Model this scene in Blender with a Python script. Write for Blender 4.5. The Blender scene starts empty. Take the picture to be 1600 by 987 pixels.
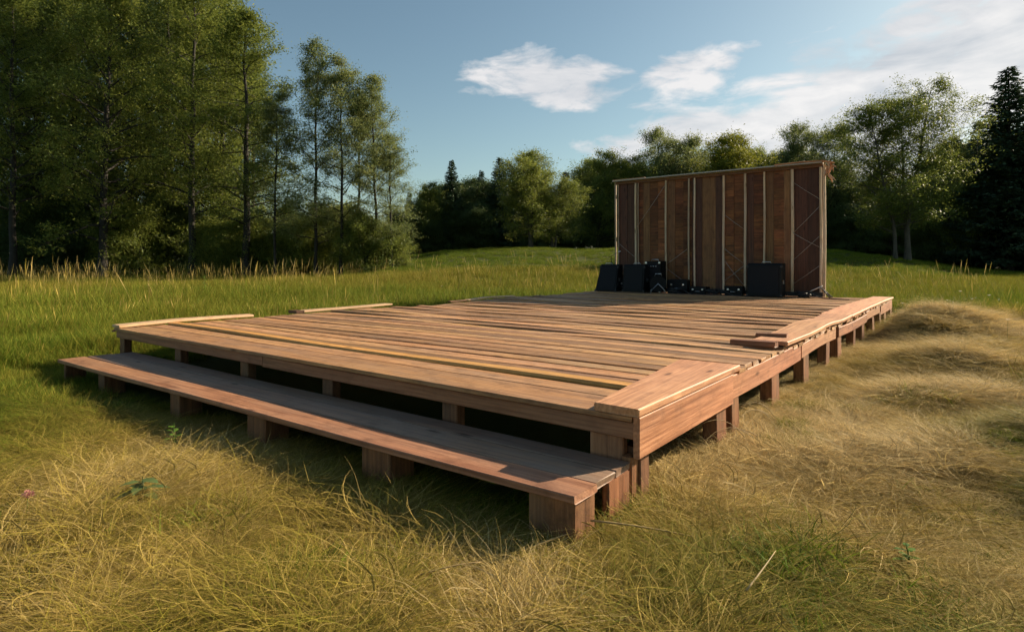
import bpy, math, random
import numpy as np
from mathutils import Vector, Matrix

R = math.radians
scene = bpy.context.scene
COL = scene.collection
rng = np.random.default_rng(7)
random.seed(7)

# ------------------------------------------------------------------ frame
CAM_H = 1.5
TH = R(-37.5)
OX, OY = 0.75, 3.69                     # near corner of the stage on the ground
CT, ST = math.cos(TH), math.sin(TH)

def to_world(x, y):
    return OX + CT * x - ST * y, OY + ST * x + CT * y

def to_stage(X, Y):
    dx, dy = X - OX, Y - OY
    return CT * dx + ST * dy, -ST * dx + CT * dy

# ------------------------------------------------------------------ noise
def vnoise(x, y, seed=0):
    x = np.asarray(x, float); y = np.asarray(y, float)
    xi = np.floor(x).astype(np.int64); yi = np.floor(y).astype(np.int64)
    fx = x - xi; fy = y - yi
    fx = fx * fx * (3 - 2 * fx); fy = fy * fy * (3 - 2 * fy)
    def h(a, b):
        n = (a * 374761393 + b * 668265263 + seed * 1442695041) & 0xFFFFFFFF
        n = ((n ^ (n >> 13)) * 1274126177) & 0xFFFFFFFF
        n = n ^ (n >> 16)
        return (n & 0xFFFF) / 65535.0
    a = h(xi, yi); b = h(xi + 1, yi); c = h(xi, yi + 1); d = h(xi + 1, yi + 1)
    return (a * (1 - fx) + b * fx) * (1 - fy) + (c * (1 - fx) + d * fx) * fy

def fbm(x, y, seed=0, o=4):
    s = 0; a = 0.5; t = 0
    for i in range(o):
        s = s + a * vnoise(x * 2 ** i, y * 2 ** i, seed + i * 17); t += a; a *= 0.5
    return s / t

def sstep(x, a, b):
    t = np.clip((np.asarray(x, float) - a) / (b - a), 0, 1)
    return t * t * (3 - 2 * t)

# ------------------------------------------------------------------ terrain
HX = np.array([-120, -17.4, -13.9, -7.0, 3.5, 10.4, 21, 34, 42, 49, 56, 120.])
HZ = np.array([.3, .45, 1.65, 2.75, 3.15, 2.8, 2.75, 2.7, 1.95, 0.9, .3, .2])

def terrain(X, Y):
    X = np.asarray(X, float); Y = np.asarray(Y, float)
    r = np.hypot(X, Y)
    ratio = X / np.maximum(Y, 5) * 65
    z = np.interp(np.where(Y > 5, ratio, 200), HX, HZ) * sstep(Y, 30, 65)
    z = z + sstep(Y, 36, 50) * (fbm(X * .07 + 3, Y * .1, 5, 2) - .5) * 1.1 * np.interp(ratio, [-18, -12, 38, 45], [0, 1, 1, .3]) * (1 - sstep(Y, 62, 70))
    lx, ly = to_stage(X, Y)
    out = np.maximum(np.maximum(lx - 0.0, -8.1 - lx), np.maximum(-.8 - ly, ly - 15.0))
    w = sstep(out, 0.0, 0.7)
    z = z + w * (fbm(X * .9 + 11, Y * .9, 2, 3) - .5) * .24 * (1 - sstep(r, 14, 30))
    z = z + sstep(r, 8, 25) * (fbm(X * .15, Y * .15, 9, 3) - .5) * .35 * w
    # hay heaps to the right of the stage
    for cx, cy, sx, sy, h in ((8.3, 11.6, 1.25, .8, .36), (9.9, 12.6, 1.3, .9, .22), (5.9, 8.0, .8, .55, .20), (4.6, 6.2, .7, .4, .12), (3.3, 4.3, .8, .45, .1), (4.2, 4.6, .7, .4, .12), (7.2, 9.2, .8, .5, .16), (7.9, 7.6, .9, .5, .15), (3.6, 3.6, .5, .3, .1), (11.4, 13.6, 1.0, .7, .2), (6.4, 6.0, .8, .45, .14)):
        z = z + 1.55 * h * np.exp(-((X - cx) / sx) ** 2 - ((Y - cy) / sy) ** 2) * sstep(out, 0.0, .45)
    return z

def gz(X, Y):
    return float(terrain(X, Y))

# ------------------------------------------------------------------ mesh helpers
def mesh_np(name, co, faces, attrs=None, smooth=False):
    """faces: (n,k) int array or list of such arrays"""
    me = bpy.data.meshes.new(name)
    co = np.asarray(co, np.float32)
    if isinstance(faces, np.ndarray): faces = [faces]
    faces = [f for f in faces if len(f)]
    tot = np.concatenate([np.full(len(f), f.shape[1], np.int32) for f in faces])
    idx = np.concatenate([f.astype(np.int32).ravel() for f in faces])
    start = np.concatenate([[0], np.cumsum(tot)[:-1]]).astype(np.int32)
    me.vertices.add(len(co)); me.vertices.foreach_set('co', co.ravel())
    me.loops.add(len(idx)); me.loops.foreach_set('vertex_index', idx)
    me.polygons.add(len(tot)); me.polygons.foreach_set('loop_start', start)
    me.polygons.foreach_set('loop_total', tot)
    me.polygons.foreach_set('use_smooth', np.full(len(tot), bool(smooth)))
    for k, (typ, arr) in (attrs or {}).items():
        a = me.attributes.new(k, typ, 'POINT')
        a.data.foreach_set('vector' if typ == 'FLOAT_VECTOR' else 'value', np.asarray(arr, np.float32).ravel())
    me.update(calc_edges=True)
    return me

class MB:
    """collects shapes, links them as one mesh object"""
    def __init__(s): s.v = []; s.f4 = []; s.f3 = []; s.fn = []; s.n = 0; s.gp = []; s.tint = []
    def add(s, v, f4=(), fn=(), gp=None, tint=0.5):
        v = np.asarray(v, float)
        s.v.append(v)
        if len(f4): s.f4.append(np.asarray(f4) + s.n)
        for f in fn: s.fn.append([i + s.n for i in f])
        s.gp.append(v if gp is None else gp); s.tint.append(np.full(len(v), tint)); s.n += len(v)
    def build(s, name, mat, parent=None, smooth=False, loc=None):
        faces = []
        if s.f4: faces.append(np.concatenate(s.f4))
        byk = {}
        for f in s.fn: byk.setdefault(len(f), []).append(f)
        for k, l in byk.items(): faces.append(np.array(l))
        me = mesh_np(name, np.concatenate(s.v), faces, {'gp': ('FLOAT_VECTOR', np.concatenate(s.gp)), 'tint': ('FLOAT', np.concatenate(s.tint))}, smooth)
        me.materials.append(mat)
        o = bpy.data.objects.new(name, me); COL.objects.link(o)
        if parent is not None: o.parent = parent
        if loc is not None: o.location = loc
        return o
    # plank: swept chamfered rectangle along centre line
    def plank(s, path, side, up, w, t, ch=.004, tint=None, jag=0.0, ridge=0):
        path = np.asarray(path, float); n = len(path)
        side = np.asarray(side, float); up = np.asarray(up, float)
        w = np.broadcast_to(np.asarray(w, float), (n,)); t = np.broadcast_to(np.asarray(t, float), (n,))
        rr = np.random.default_rng(random.randrange(1 << 30))
        off = rr.uniform(-40, 40, 3); tint = rr.uniform(0, 1) if tint is None else tint
        prof = lambda a, b: [(-a + ch, -b), (a - ch, -b), (a, -b + ch), (a, b - ch), (a - ch, b), (-a + ch, b), (-a, b - ch), (-a, -b + ch)]
        V = []; G = []
        seg = np.concatenate([[0], np.cumsum(np.linalg.norm(np.diff(path, axis=0), axis=1))])
        ax = (path[-1] - path[0]) / max(seg[-1], 1e-6)
        for i in range(n):
            for (a, b) in prof(w[i] / 2, t[i] / 2):
                p = path[i] + side * a + up * b
                if jag and i in (0, n - 1):
                    p = p + ax * rr.uniform(-jag, jag)
                V.append(p); G.append((seg[i] + off[0], a + off[1], b + off[2]))
        F = []
        for i in range(n - 1):
            for k in range(8):
                k2 = (k + 1) % 8
                F.append((i * 8 + k, i * 8 + k2, (i + 1) * 8 + k2, (i + 1) * 8 + k))
        s.add(V, F, [list(range(7, -1, -1)), list(range((n - 1) * 8, n * 8))], np.array(G), tint)
        return s
    def tube(s, path, r, k=8, tint=.5):
        path = np.asarray(path, float); n = len(path)
        r = np.broadcast_to(np.asarray(r, float), (n,))
        V, F = tube_arr(path, r, k)
        s.add(V, F, [list(range(k - 1, -1, -1)), list(range((n - 1) * k, n * k))], None, tint)
        return s
    def box(s, c, d, ch=.004, tint=.5, rot=0.0):
        cx, cy, cz = c; dx, dy, dz = d
        ax = (math.cos(rot), math.sin(rot), 0); sd = (-math.sin(rot), math.cos(rot), 0)
        a = np.array(c) - np.array(ax) * dx / 2; b = np.array(c) + np.array(ax) * dx / 2
        return s.plank([a, b], sd, (0, 0, 1), dy, dz, ch, tint)

def tube_arr(path, r, k=8):
    n = len(path)
    d = np.gradient(path, axis=0); d /= np.linalg.norm(d, axis=1)[:, None] + 1e-9
    ref = np.where(np.abs(d[:, 2:3]) > .9, np.array([[1., 0, 0]]), np.array([[0, 0, 1.]]))
    a = np.cross(d, ref); a /= np.linalg.norm(a, axis=1)[:, None] + 1e-9
    b = np.cross(d, a)
    ang = np.linspace(0, 2 * np.pi, k, endpoint=False)
    V = path[:, None, :] + r[:, None, None] * (np.cos(ang)[None, :, None] * a[:, None, :] + np.sin(ang)[None, :, None] * b[:, None, :])
    i = np.arange(n - 1)[:, None] * k; kk = np.arange(k)[None, :]; k2 = (kk + 1) % k
    F = np.stack([i + kk, i + k2, i + k + k2, i + k + kk], -1).reshape(-1, 4)
    return V.reshape(-1, 3), F

def tag(o, label=None, cat=None, group=None, kind=None):
    if label: o['label'] = label
    if cat: o['category'] = cat
    if group: o['group'] = group
    if kind: o['kind'] = kind
    return o

def empty(name, loc, rz=0, label=None, cat=None, group=None):
    o = bpy.data.objects.new(name, None); COL.objects.link(o)
    o.location = loc; o.rotation_euler = (0, 0, rz); o.empty_display_size = .2
    return tag(o, label, cat, group)

# ------------------------------------------------------------------ materials
class NT:
    def __init__(s, tree): s.t = tree; s.n = tree.nodes; s.l = tree.links
    def new(s, typ, **kw):
        nd = s.n.new(typ)
        for k, v in kw.items(): setattr(nd, k, v)
        return nd
    def link(s, a, b): s.l.new(a, b)
    def val(s, sock, v):
        if isinstance(v, bpy.types.NodeSocket): s.link(v, sock)
        else: sock.default_value = v
    def math(s, op, a, b=None, c=None, clamp=False):
        nd = s.new('ShaderNodeMath', operation=op); nd.use_clamp = clamp
        s.val(nd.inputs[0], a)
        if b is not None: s.val(nd.inputs[1], b)
        if c is not None: s.val(nd.inputs[2], c)
        return nd.outputs[0]
    def mix(s, f, a, b, mode='MIX'):
        nd = s.new('ShaderNodeMix', data_type='RGBA', blend_type=mode)
        s.val(nd.inputs[0], f); s.val(nd.inputs[6], a); s.val(nd.inputs[7], b)
        return nd.outputs[2]
    def noise(s, vec, scale, detail=4, rough=.6, dist=0):
        nd = s.new('ShaderNodeTexNoise'); s.val(nd.inputs['Vector'], vec)
        nd.inputs['Scale'].default_value = scale; nd.inputs['Detail'].default_value = detail
        nd.inputs['Roughness'].default_value = rough; nd.inputs['Distortion'].default_value = dist
        return nd.outputs['Fac']
    def ramp(s, f, stops):
        nd = s.new('ShaderNodeValToRGB'); s.val(nd.inputs[0], f)
        e = nd.color_ramp.elements
        while len(e) < len(stops): e.new(.5)
        for i, (p, c) in enumerate(stops): e[i].position = p; e[i].color = (*c, 1) if len(c) == 3 else c
        return nd.outputs[0]
    def scale(s, vec, sc):
        nd = s.new('ShaderNodeVectorMath', operation='MULTIPLY'); s.link(vec, nd.inputs[0]); nd.inputs[1].default_value = sc
        return nd.outputs[0]
    def attr(s, name, typ='GEOMETRY'):
        nd = s.new('ShaderNodeAttribute', attribute_name=name); nd.attribute_type = typ
        return nd

def material(name):
    m = bpy.data.materials.new(name); m.use_nodes = True
    nt = NT(m.node_tree); b = m.node_tree.nodes['Principled BSDF']
    return m, nt, b

def wood(name, dark, light, pale, rough=.62, grey=(.2, .17, .15), greyness=.25, bump=.35, weather=1.0):
    m, nt, b = material(name)
    gp = nt.attr('gp').outputs['Vector']; tn = nt.attr('tint').outputs['Fac']
    g1 = nt.noise(nt.scale(gp, (1.1, 26, 26)), 1.0, 5, .62, .6)
    g2 = nt.noise(nt.scale(gp, (4, 150, 150)), 1.0, 3, .6)
    cath = nt.new('ShaderNodeTexWave', wave_type='RINGS', rings_direction='X')
    nt.link(nt.scale(gp, (.35, 9, 9)), cath.inputs['Vector'])
    cath.inputs['Scale'].default_value = 1.0; cath.inputs['Distortion'].default_value = 14
    cath.inputs['Detail'].default_value = 3; cath.inputs['Detail Scale'].default_value = .8
    f = nt.math('ADD', nt.math('MULTIPLY', g1, .82), nt.math('MULTIPLY', cath.outputs['Fac'], .10))
    f = nt.math('ADD', f, nt.math('MULTIPLY', nt.math('SUBTRACT', g2, .5), .35))
    c = nt.ramp(f, [(.25, dark), (.55, light), (.82, pale)])
    # weathered patches
    w = nt.noise(nt.scale(gp, (.9, 4, 4)), 1.0, 5, .65, .4)
    wf = nt.math('MULTIPLY', nt.ramp(w, [(.42, (0, 0, 0)), (.7, (1, 1, 1))]), greyness)
    c = nt.mix(wf, c, (*grey, 1))
    # board to board difference
    br = nt.math('MULTIPLY_ADD', tn, .9, .55)
    hs = nt.new('ShaderNodeHueSaturation'); nt.link(c, hs.inputs['Color']); nt.link(br, hs.inputs['Value'])
    nt.link(nt.math('MULTIPLY_ADD', nt.noise(gp, .31, 0), .024, .487), hs.inputs['Hue'])
    c = hs.outputs['Color']
    # knots and nail stains
    vo = nt.new('ShaderNodeTexVoronoi'); nt.link(nt.scale(gp, (1.5, 5.5, 5.5)), vo.inputs['Vector']); vo.inputs['Scale'].default_value = 1.0
    kn = nt.ramp(vo.outputs['Distance'], [(.05, (1, 1, 1)), (.15, (0, 0, 0))])
    c = nt.mix(nt.math('MULTIPLY', kn, .85), c, (dark[0] * .35, dark[1] * .3, dark[2] * .3, 1))
    # dirt blotches
    d = nt.ramp(nt.noise(nt.scale(gp, (2.2, 3, 3)), 2.0, 6, .7), [(.5, (0, 0, 0)), (.75, (1, 1, 1))])
    c = nt.mix(nt.math('MULTIPLY', d, .45 * weather), c, (dark[0] * .5, dark[1] * .5, dark[2] * .5, 1))
    nt.link(c, b.inputs['Base Color'])
    nt.link(nt.math('MULTIPLY_ADD', g1, .3, rough - .15), b.inputs['Roughness'])
    b.inputs['Specular IOR Level'].default_value = .35
    bp = nt.new('ShaderNodeBump'); bp.inputs['Strength'].default_value = bump; bp.inputs['Distance'].default_value = .006
    h = nt.math('SUBTRACT', nt.math('ADD', nt.math('MULTIPLY', g2, .5), g1), nt.math('MULTIPLY', d, .4))
    nt.link(h, bp.inputs['Height']); nt.link(bp.outputs[0], b.inputs['Normal'])
    return m

M = {}
M['deck'] = wood('deck_wood', (.17, .075, .026), (.46, .240, .098), (.62, .40, .20), greyness=.55, grey=(.27, .18, .12), weather=1.5)
M['golden'] = wood('golden_wood', (.30, .15, .035), (.56, .285, .075), (.68, .40, .14), greyness=.1)
M['fascia'] = wood('fascia_wood', (.19, .072, .03), (.39, .175, .082), (.52, .27, .145), greyness=.1, bump=.5)
M['step'] = wood('step_wood_shade_grey', (.15, .085, .055), (.29, .17, .11), (.40, .25, .17), greyness=.5, grey=(.24, .2, .17))  # inner treads: skylit grey of shade put into the base colour
M['tread'] = wood('outer_tread_wood', (.15, .058, .026), (.31, .145, .072), (.42, .22, .12), greyness=.35, grey=(.24, .16, .11), weather=1.4)
M['edge'] = wood('edge_wood', (.28, .12, .055), (.50, .25, .125), (.62, .37, .21), greyness=.1)
M['pale'] = wood('pale_wood', (.34, .2, .1), (.55, .36, .2), (.66, .48, .3), greyness=.15)
M['post'] = wood('post_wood', (.09, .036, .014), (.22, .096, .038), (.34, .18, .08), grey=(.10, .065, .038), greyness=.6, weather=1.8, bump=.6)
M['panel'] = wood('panel_wood', (.075, .026, .009), (.23, .088, .030), (.35, .15, .055), greyness=.6, rough=.75, grey=(.05, .024, .012), bump=.9, weather=1.8)
M['panel_dark'] = wood('panel_dark_wood', (.035, .014, .008), (.085, .036, .020), (.13, .058, .033), greyness=.1, rough=.7, grey=(.06, .03, .02))
M['panel_light'] = wood('panel_light_wood', (.14, .066, .028), (.29, .14, .055), (.38, .21, .1), greyness=.35, grey=(.10, .045, .02), bump=.8, weather=1.6, rough=.7)
M['batten'] = wood('batten_wood', (.30, .20, .11), (.52, .38, .24), (.66, .5, .34), greyness=.4, grey=(.4, .36, .32))
M['splinter'] = wood('splinter_wood', (.35, .16, .08), (.55, .30, .16), (.7, .45, .28), greyness=.0)

def simple(name, c, rough=.5, metal=0, nscale=20, var=.3, bump=0.0):
    m, nt, b = material(name)
    tc = nt.new('ShaderNodeTexCoord').outputs['Object']
    n = nt.noise(tc, nscale, 5, .65)
    col = nt.mix(n, (c[0] * (1 - var), c[1] * (1 - var), c[2] * (1 - var), 1), (min(1, c[0] * (1 + var)), min(1, c[1] * (1 + var)), min(1, c[2] * (1 + var)), 1))
    nt.link(col, b.inputs['Base Color']); b.inputs['Metallic'].default_value = metal
    nt.link(nt.math('MULTIPLY_ADD', n, .3, rough - .15), b.inputs['Roughness'])
    if bump:
        bp = nt.new('ShaderNodeBump'); bp.inputs['Strength'].default_value = bump; bp.inputs['Distance'].default_value = .003
        nt.link(nt.noise(tc, nscale * 12, 2), bp.inputs['Height']); nt.link(bp.outputs[0], b.inputs['Normal'])
    return m

M['black'] = simple('black_case', (.008, .009, .010), .55, 0, 30, .35, .4)
M['grille'] = simple('speaker_grille', (.010, .011, .014), .6, .2, 200, .5, .6)
M['rubber'] = simple('cable_rubber', (.012, .012, .013), .5)
for k_ in ('black', 'grille'):
    b_ = M[k_].node_tree.nodes['Principled BSDF']; b_.inputs['Specular IOR Level'].default_value = .15; b_.inputs['Metallic'].default_value = 0
M['steel'] = simple('steel', (.62, .62, .62), .35, 1, 25, .2)
M['wire'] = simple('galvanised_wire', (.36, .31, .26), .5, .4, 30, .25)
M['ash'] = simple('dark_rubber_end', (.02, .02, .018), .6)

def leafmat(name, c0, c1, c2, transl=.42, rough=.5):
    m, nt, b = material(name)
    tone = nt.attr('tone').outputs['Fac']
    oi = nt.new('ShaderNodeObjectInfo').outputs['Random']
    f = nt.math('ADD', nt.math('MULTIPLY', tone, .85), nt.math('MULTIPLY', oi, .2), clamp=True)
    c = nt.ramp(f, [(0, c0), (.55, c1), (1, c2)])
    nt.link(c, b.inputs['Base Color']); b.inputs['Roughness'].default_value = rough
    b.inputs['Specular IOR Level'].default_value = .2
    tr = nt.new('ShaderNodeBsdfTranslucent')
    hs = nt.new('ShaderNodeHueSaturation'); nt.link(c, hs.inputs['Color']); hs.inputs['Value'].default_value = 1.3; hs.inputs['Hue'].default_value = .485
    nt.link(hs.outputs[0], tr.inputs['Color'])
    mx = nt.new('ShaderNodeMixShader'); mx.inputs[0].default_value = transl
    nt.link(b.outputs[0], mx.inputs[1]); nt.link(tr.outputs[0], mx.inputs[2])
    nt.link(mx.outputs[0], m.node_tree.nodes['Material Output'].inputs['Surface'])
    return m

M['leaf_olive'] = leafmat('leaf_olive', (.062, .092, .018), (.145, .185, .036), (.30, .32, .070))
M['leaf_grey'] = leafmat('leaf_grey', (.076, .104, .034), (.155, .195, .066), (.28, .30, .11))
M['leaf_bright'] = leafmat('leaf_bright', (.09, .11, .012), (.17, .19, .022), (.30, .29, .045))
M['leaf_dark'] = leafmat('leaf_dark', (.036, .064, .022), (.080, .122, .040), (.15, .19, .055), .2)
M['needle'] = leafmat('needle', (.030, .056, .034), (.060, .10, .050), (.10, .15, .065), .1)
M['herb'] = leafmat('herb_leaf', (.05, .11, .012), (.10, .20, .02), (.18, .30, .04), .35)
M['petal_pink'] = leafmat('petal_pink', (.42, .17, .16), (.55, .27, .24), (.62, .38, .32), .3)
M['petal_white'] = leafmat('petal_white', (.6, .6, .55), (.7, .7, .66), (.8, .8, .78), .3)
M['dry_stalk'] = leafmat('dry_stalk', (.30, .20, .09), (.42, .30, .14), (.52, .40, .22), .15)

def barkmat(name, a, c, birch=False):
    m, nt, b = material(name)
    tc = nt.new('ShaderNodeTexCoord').outputs['Object']
    n = nt.noise(nt.scale(tc, (5, 5, 1.2)), 1.5, 6, .7)
    col = nt.ramp(n, [(.3, a), (.65, c)])
    nt.link(col, b.inputs['Base Color']); b.inputs['Roughness'].default_value = .85
    bp = nt.new('ShaderNodeBump'); bp.inputs['Strength'].default_value = .6; bp.inputs['Distance'].default_value = .03
    nt.link(n, bp.inputs['Height']); nt.link(bp.outputs[0], b.inputs['Normal'])
    return m
M['bark'] = barkmat('bark_dark', (.012, .010, .007), (.034, .028, .020))
M['bark_grey'] = barkmat('bark_grey', (.03, .026, .02), (.10, .085, .062))

# grass blade material: dry comes from the instance, tone from the blade
def grassmat():
    m, nt, b = material('grass_blades')
    dry = nt.attr('dry', 'INSTANCER').outputs['Fac']
    tone = nt.attr('tone').outputs['Fac']
    f = nt.math('ADD', dry, nt.math('MULTIPLY', nt.math('SUBTRACT', tone, .5), .42), clamp=True)
    c = nt.ramp(f, [(0, (.075, .145, .010)), (.28, (.15, .195, .018)), (.5, (.29, .235, .034)), (.72, (.50, .355, .095)), (1, (.76, .575, .275))])
    br = nt.math('MULTIPLY_ADD', nt.math('FRACT', nt.math('MULTIPLY', tone, 7.3)), 1.0, .45)
    hs = nt.new('ShaderNodeHueSaturation'); nt.link(c, hs.inputs['Color']); nt.link(br, hs.inputs['Value'])
    c = hs.outputs[0]
    nt.link(c, b.inputs['Base Color']); b.inputs['Roughness'].default_value = .7; b.inputs['Specular IOR Level'].default_value = .12
    tr = nt.new('ShaderNodeBsdfTranslucent'); nt.link(c, tr.inputs['Color'])
    mx = nt.new('ShaderNodeMixShader'); mx.inputs[0].default_value = .3
    nt.link(b.outputs[0], mx.inputs[1]); nt.link(tr.outputs[0], mx.inputs[2])
    nt.link(mx.outputs[0], m.node_tree.nodes['Material Output'].inputs['Surface'])
    return m
M['grass'] = grassmat()

def groundmat():
    m, nt, b = material('meadow_ground')
    tc = nt.new('ShaderNodeTexCoord').outputs['Object']
    dry = nt.attr('dry').outputs['Fac']
    n = nt.noise(tc, 9, 6, .7); n2 = nt.noise(tc, .5, 4, .6)
    f = nt.math('ADD', dry, nt.math('MULTIPLY', nt.math('SUBTRACT', n, .5), .5), clamp=True)
    c = nt.ramp(f, [(0, (.035, .060, .010)), (.4, (.075, .085, .018)), (.7, (.13, .105, .035)), (1, (.20, .15, .065))])
    c = nt.mix(nt.math('MULTIPLY', n2, .5), c, (.05, .05, .018, 1))
    nt.link(c, b.inputs['Base Color']); b.inputs['Roughness'].default_value = .9; b.inputs['Specular IOR Level'].default_value = .1
    bp = nt.new('ShaderNodeBump'); bp.inputs['Strength'].default_value = .8; bp.inputs['Distance'].default_value = .03
    nt.link(nt.noise(tc, 30, 5, .7), bp.inputs['Height']); nt.link(bp.outputs[0], b.inputs['Normal'])
    return m
M['ground'] = groundmat()

# ------------------------------------------------------------------ dryness of the grass over the meadow
def dryness(X, Y):
    lx, ly = to_stage(X, Y)
    r = np.hypot(X, Y)
    n = fbm(X * .8, Y * .8, 31, 3); n1 = fbm(X * 2.3, Y * 2.3, 57, 2)
    base = .19 + .12 * (fbm(X * .12, Y * .12, 77, 3) - .3) * 2
    # browner belt before the trees
    base = base + .08 * sstep(Y, 22, 34) * (1 - sstep(Y, 40, 52)) + .06 * sstep(Y, 12, 24)
    # straw right of the stage
    d1 = np.exp(-(np.maximum(lx - 1.2, 0) / 2.2) ** 2) * (lx > -.4) * sstep(ly, -2.5, 1.5) * (1 - sstep(ly, 9.5, 13))
    d1 = np.maximum(d1, np.exp(-((X - 8.8) / 2.6) ** 2 - ((Y - 11.6) / 1.9) ** 2) * 1.2)
    d1 = np.maximum(d1, .8 * np.exp(-((X - 5.6) / 2.4) ** 2 - ((Y - 7.0) / 2.6) ** 2))
    # matted gold before the step
    d2 = sstep(-ly, .1, 1.0) * (1 - sstep(r, 6.0, 9.5)) * .88
    d2 = d2 * np.interp(X, [-6, -2.8, 2, 4], [.6, 1, .8, .66])
    d = np.maximum(base, np.maximum(d1 * .92, d2 * .78))
    d = d + (n - .5) * np.where(lx > 0, .85, .5) * sstep(-r, -16, -9) + (n1 - .5) * .28 * sstep(-r, -10, -6)
    return np.clip(d, 0.02, .98)

# ------------------------------------------------------------------ ground sheet
def make_ground():
    rad = np.concatenate([[0.0], np.geomspace(.6, 900, 190)])
    na = 288
    ang = np.linspace(0, 2 * np.pi, na, endpoint=False)
    RR, AA = np.meshgrid(rad[1:], ang, indexing='ij')
    X = RR * np.sin(AA); Y = RR * np.cos(AA)
    Z = terrain(X, Y)
    co = np.concatenate([[[0, 0, gz(0, 0)]], np.stack([X, Y, Z], -1).reshape(-1, 3)])
    n = len(rad) - 1
    i = np.arange(n - 1)[:, None] * na + 1; k = np.arange(na)[None, :]; k2 = (k + 1) % na
    F = np.stack([i + k, i + na + k, i + na + k2, i + k2], -1).reshape(-1, 4)[:, ::-1]
    T = np.stack([np.zeros(na, int), 1 + np.arange(na), 1 + (np.arange(na) + 1) % na], -1)[:, ::-1]
    me = mesh_np('meadow', co, [F, T], {'dry': ('FLOAT', dryness(co[:, 0], co[:, 1]))}, True)
    me.materials.append(M['ground'])
    o = bpy.data.objects.new('meadow', me); COL.objects.link(o)
    tag(o, kind='structure')
make_ground()

# ------------------------------------------------------------------ grass tufts
def blades(n, rad, lmin, lmax, width, spread, e0, e1, seg=5, flow=True, zmax=9, seed=0, heads=False):
    r = np.random.default_rng(seed)
    a = r.uniform(0, 2 * np.pi, n); q = rad * np.sqrt(r.uniform(0, 1, n))
    base = np.stack([q * np.cos(a), q * np.sin(a), r.uniform(-.02, .0, n)], -1)
    dirn = r.normal(0, spread, n) if flow else r.uniform(0, 2 * np.pi, n)
    L = r.uniform(lmin, lmax, n)
    ea = r.uniform(*e0, n); eb = r.uniform(*e1, n)
    curl = r.normal(0, .9, n)
    pts = [base]; p = base.copy()
    for s in range(seg):
        t = (s + .5) / seg
        el = ea + (eb - ea) * t ** .8
        dd = dirn + curl * t
        step = (L / seg)[:, None] * np.stack([np.cos(el) * np.cos(dd), np.cos(el) * np.sin(dd), np.sin(el)], -1)
        p = p + step; p[:, 2] = np.clip(p[:, 2], -.02 if s == 0 else .004, zmax); pts.append(p)
    P = np.stack(pts, 1)                       # n, seg+1, 3
    ta = dirn + np.pi / 2 + r.normal(0, .7, n)
    side = np.stack([np.cos(ta), np.sin(ta), r.normal(0, .35, n)], -1)
    W = width * r.uniform(.6, 1.25, n)
    prof = np.array([.8, 1, .95, .8, .5, .08]) if seg == 5 else np.linspace(1, .08, seg + 1)
    if heads: prof = np.array([.5, .45, .4, .4, 2.4, .6])
    off = side[:, None, :] * (W[:, None] * prof[None, :] * .5)[:, :, None]
    V = np.stack([P - off, P + off], 2).reshape(n, (seg + 1) * 2, 3)
    k = np.arange(seg) * 2
    fq = np.stack([k, k + 1, k + 3, k + 2], -1)
    F = (fq[None] + (np.arange(n) * (seg + 1) * 2)[:, None, None]).reshape(-1, 4)
    tone = np.repeat(r.uniform(0, 1, n), (seg + 1) * 2)
    return V.reshape(-1, 3), F, tone

tuft_col = bpy.data.collections.new('tuft_kinds')
def tuft(name, parts):
    V = []; F = []; T = []; n = 0
    for v, f, t in parts:
        V.append(v); F.append(f + n); T.append(t); n += len(v)
    me = mesh_np(name, np.concatenate(V), np.concatenate(F), {'tone': ('FLOAT', np.concatenate(T))}, True)
    me.materials.append(M['grass'])
    o = bpy.data.objects.new(name, me); tuft_col.objects.link(o)
H = math.pi / 2
# near: 0-2 matted long, 3-4 upright fresh, 5-6 straw tangle
for i in range(3):
    tuft('t0%d' % i, [blades(85, .17, .18, .50, .0027, .8, (.25, 1.1), (-.7, .0), seed=10 + i), blades(10, .12, .15, .35, .0038, 1.2, (.7, 1.4), (-.6, .6), seed=20 + i), blades(30, .15, .08, .2, .0022, 3, (-.1, .9), (-.6, .3), seed=25 + i), blades(3, .15, .2, .4, .0065, 1.5, (.3, 1.0), (-.6, .3), seed=28 + i)])
for i in range(2):
    tuft('t1%d' % i, [blades(60, .13, .07, .22, .0045, 1.5, (.8, 1.5), (.1, 1.1), flow=False, seed=30 + i)])
for i in range(2):
    tuft('t2%d' % i, [blades(95, .2, .10, .36, .0028, 3, (.0, .8), (-.8, .2), flow=False, zmax=.13, seed=40 + i), blades(8, .2, .2, .4, .0045, 3, (.1, .9), (-.8, .3), flow=False, zmax=.2, seed=45 + i)])
# mid: 7-8 upright meadow, 9 seed stalks ; far: 10 meadow, 11 seed stalks
for i in range(2):
    tuft('t3%d' % i, [blades(150, .3, .14, .38, .0055, 1.5, (1.0, 1.5), (.2, 1.3), flow=False, seed=50 + i)])
tuft('t40', [blades(12, .3, .3, .6, .004, 1.5, (1.2, 1.55), (.9, 1.4), flow=False, seed=60, heads=True)])
tuft('t50', [blades(230, .7, .18, .48, .014, 1.5, (1.0, 1.5), (.3, 1.3), seg=3, flow=False, seed=70)])
tuft('t60', [blades(16, .7, .5, 1.3, .0065, 1.5, (1.25, 1.55), (1.1, 1.5), flow=False, seed=80, heads=True)])

tuft('t70', [blades(26, .12, .05, .13, .022, 3, (.3, 1.2), (-.5, .4), seg=5, flow=False, seed=90)])

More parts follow.
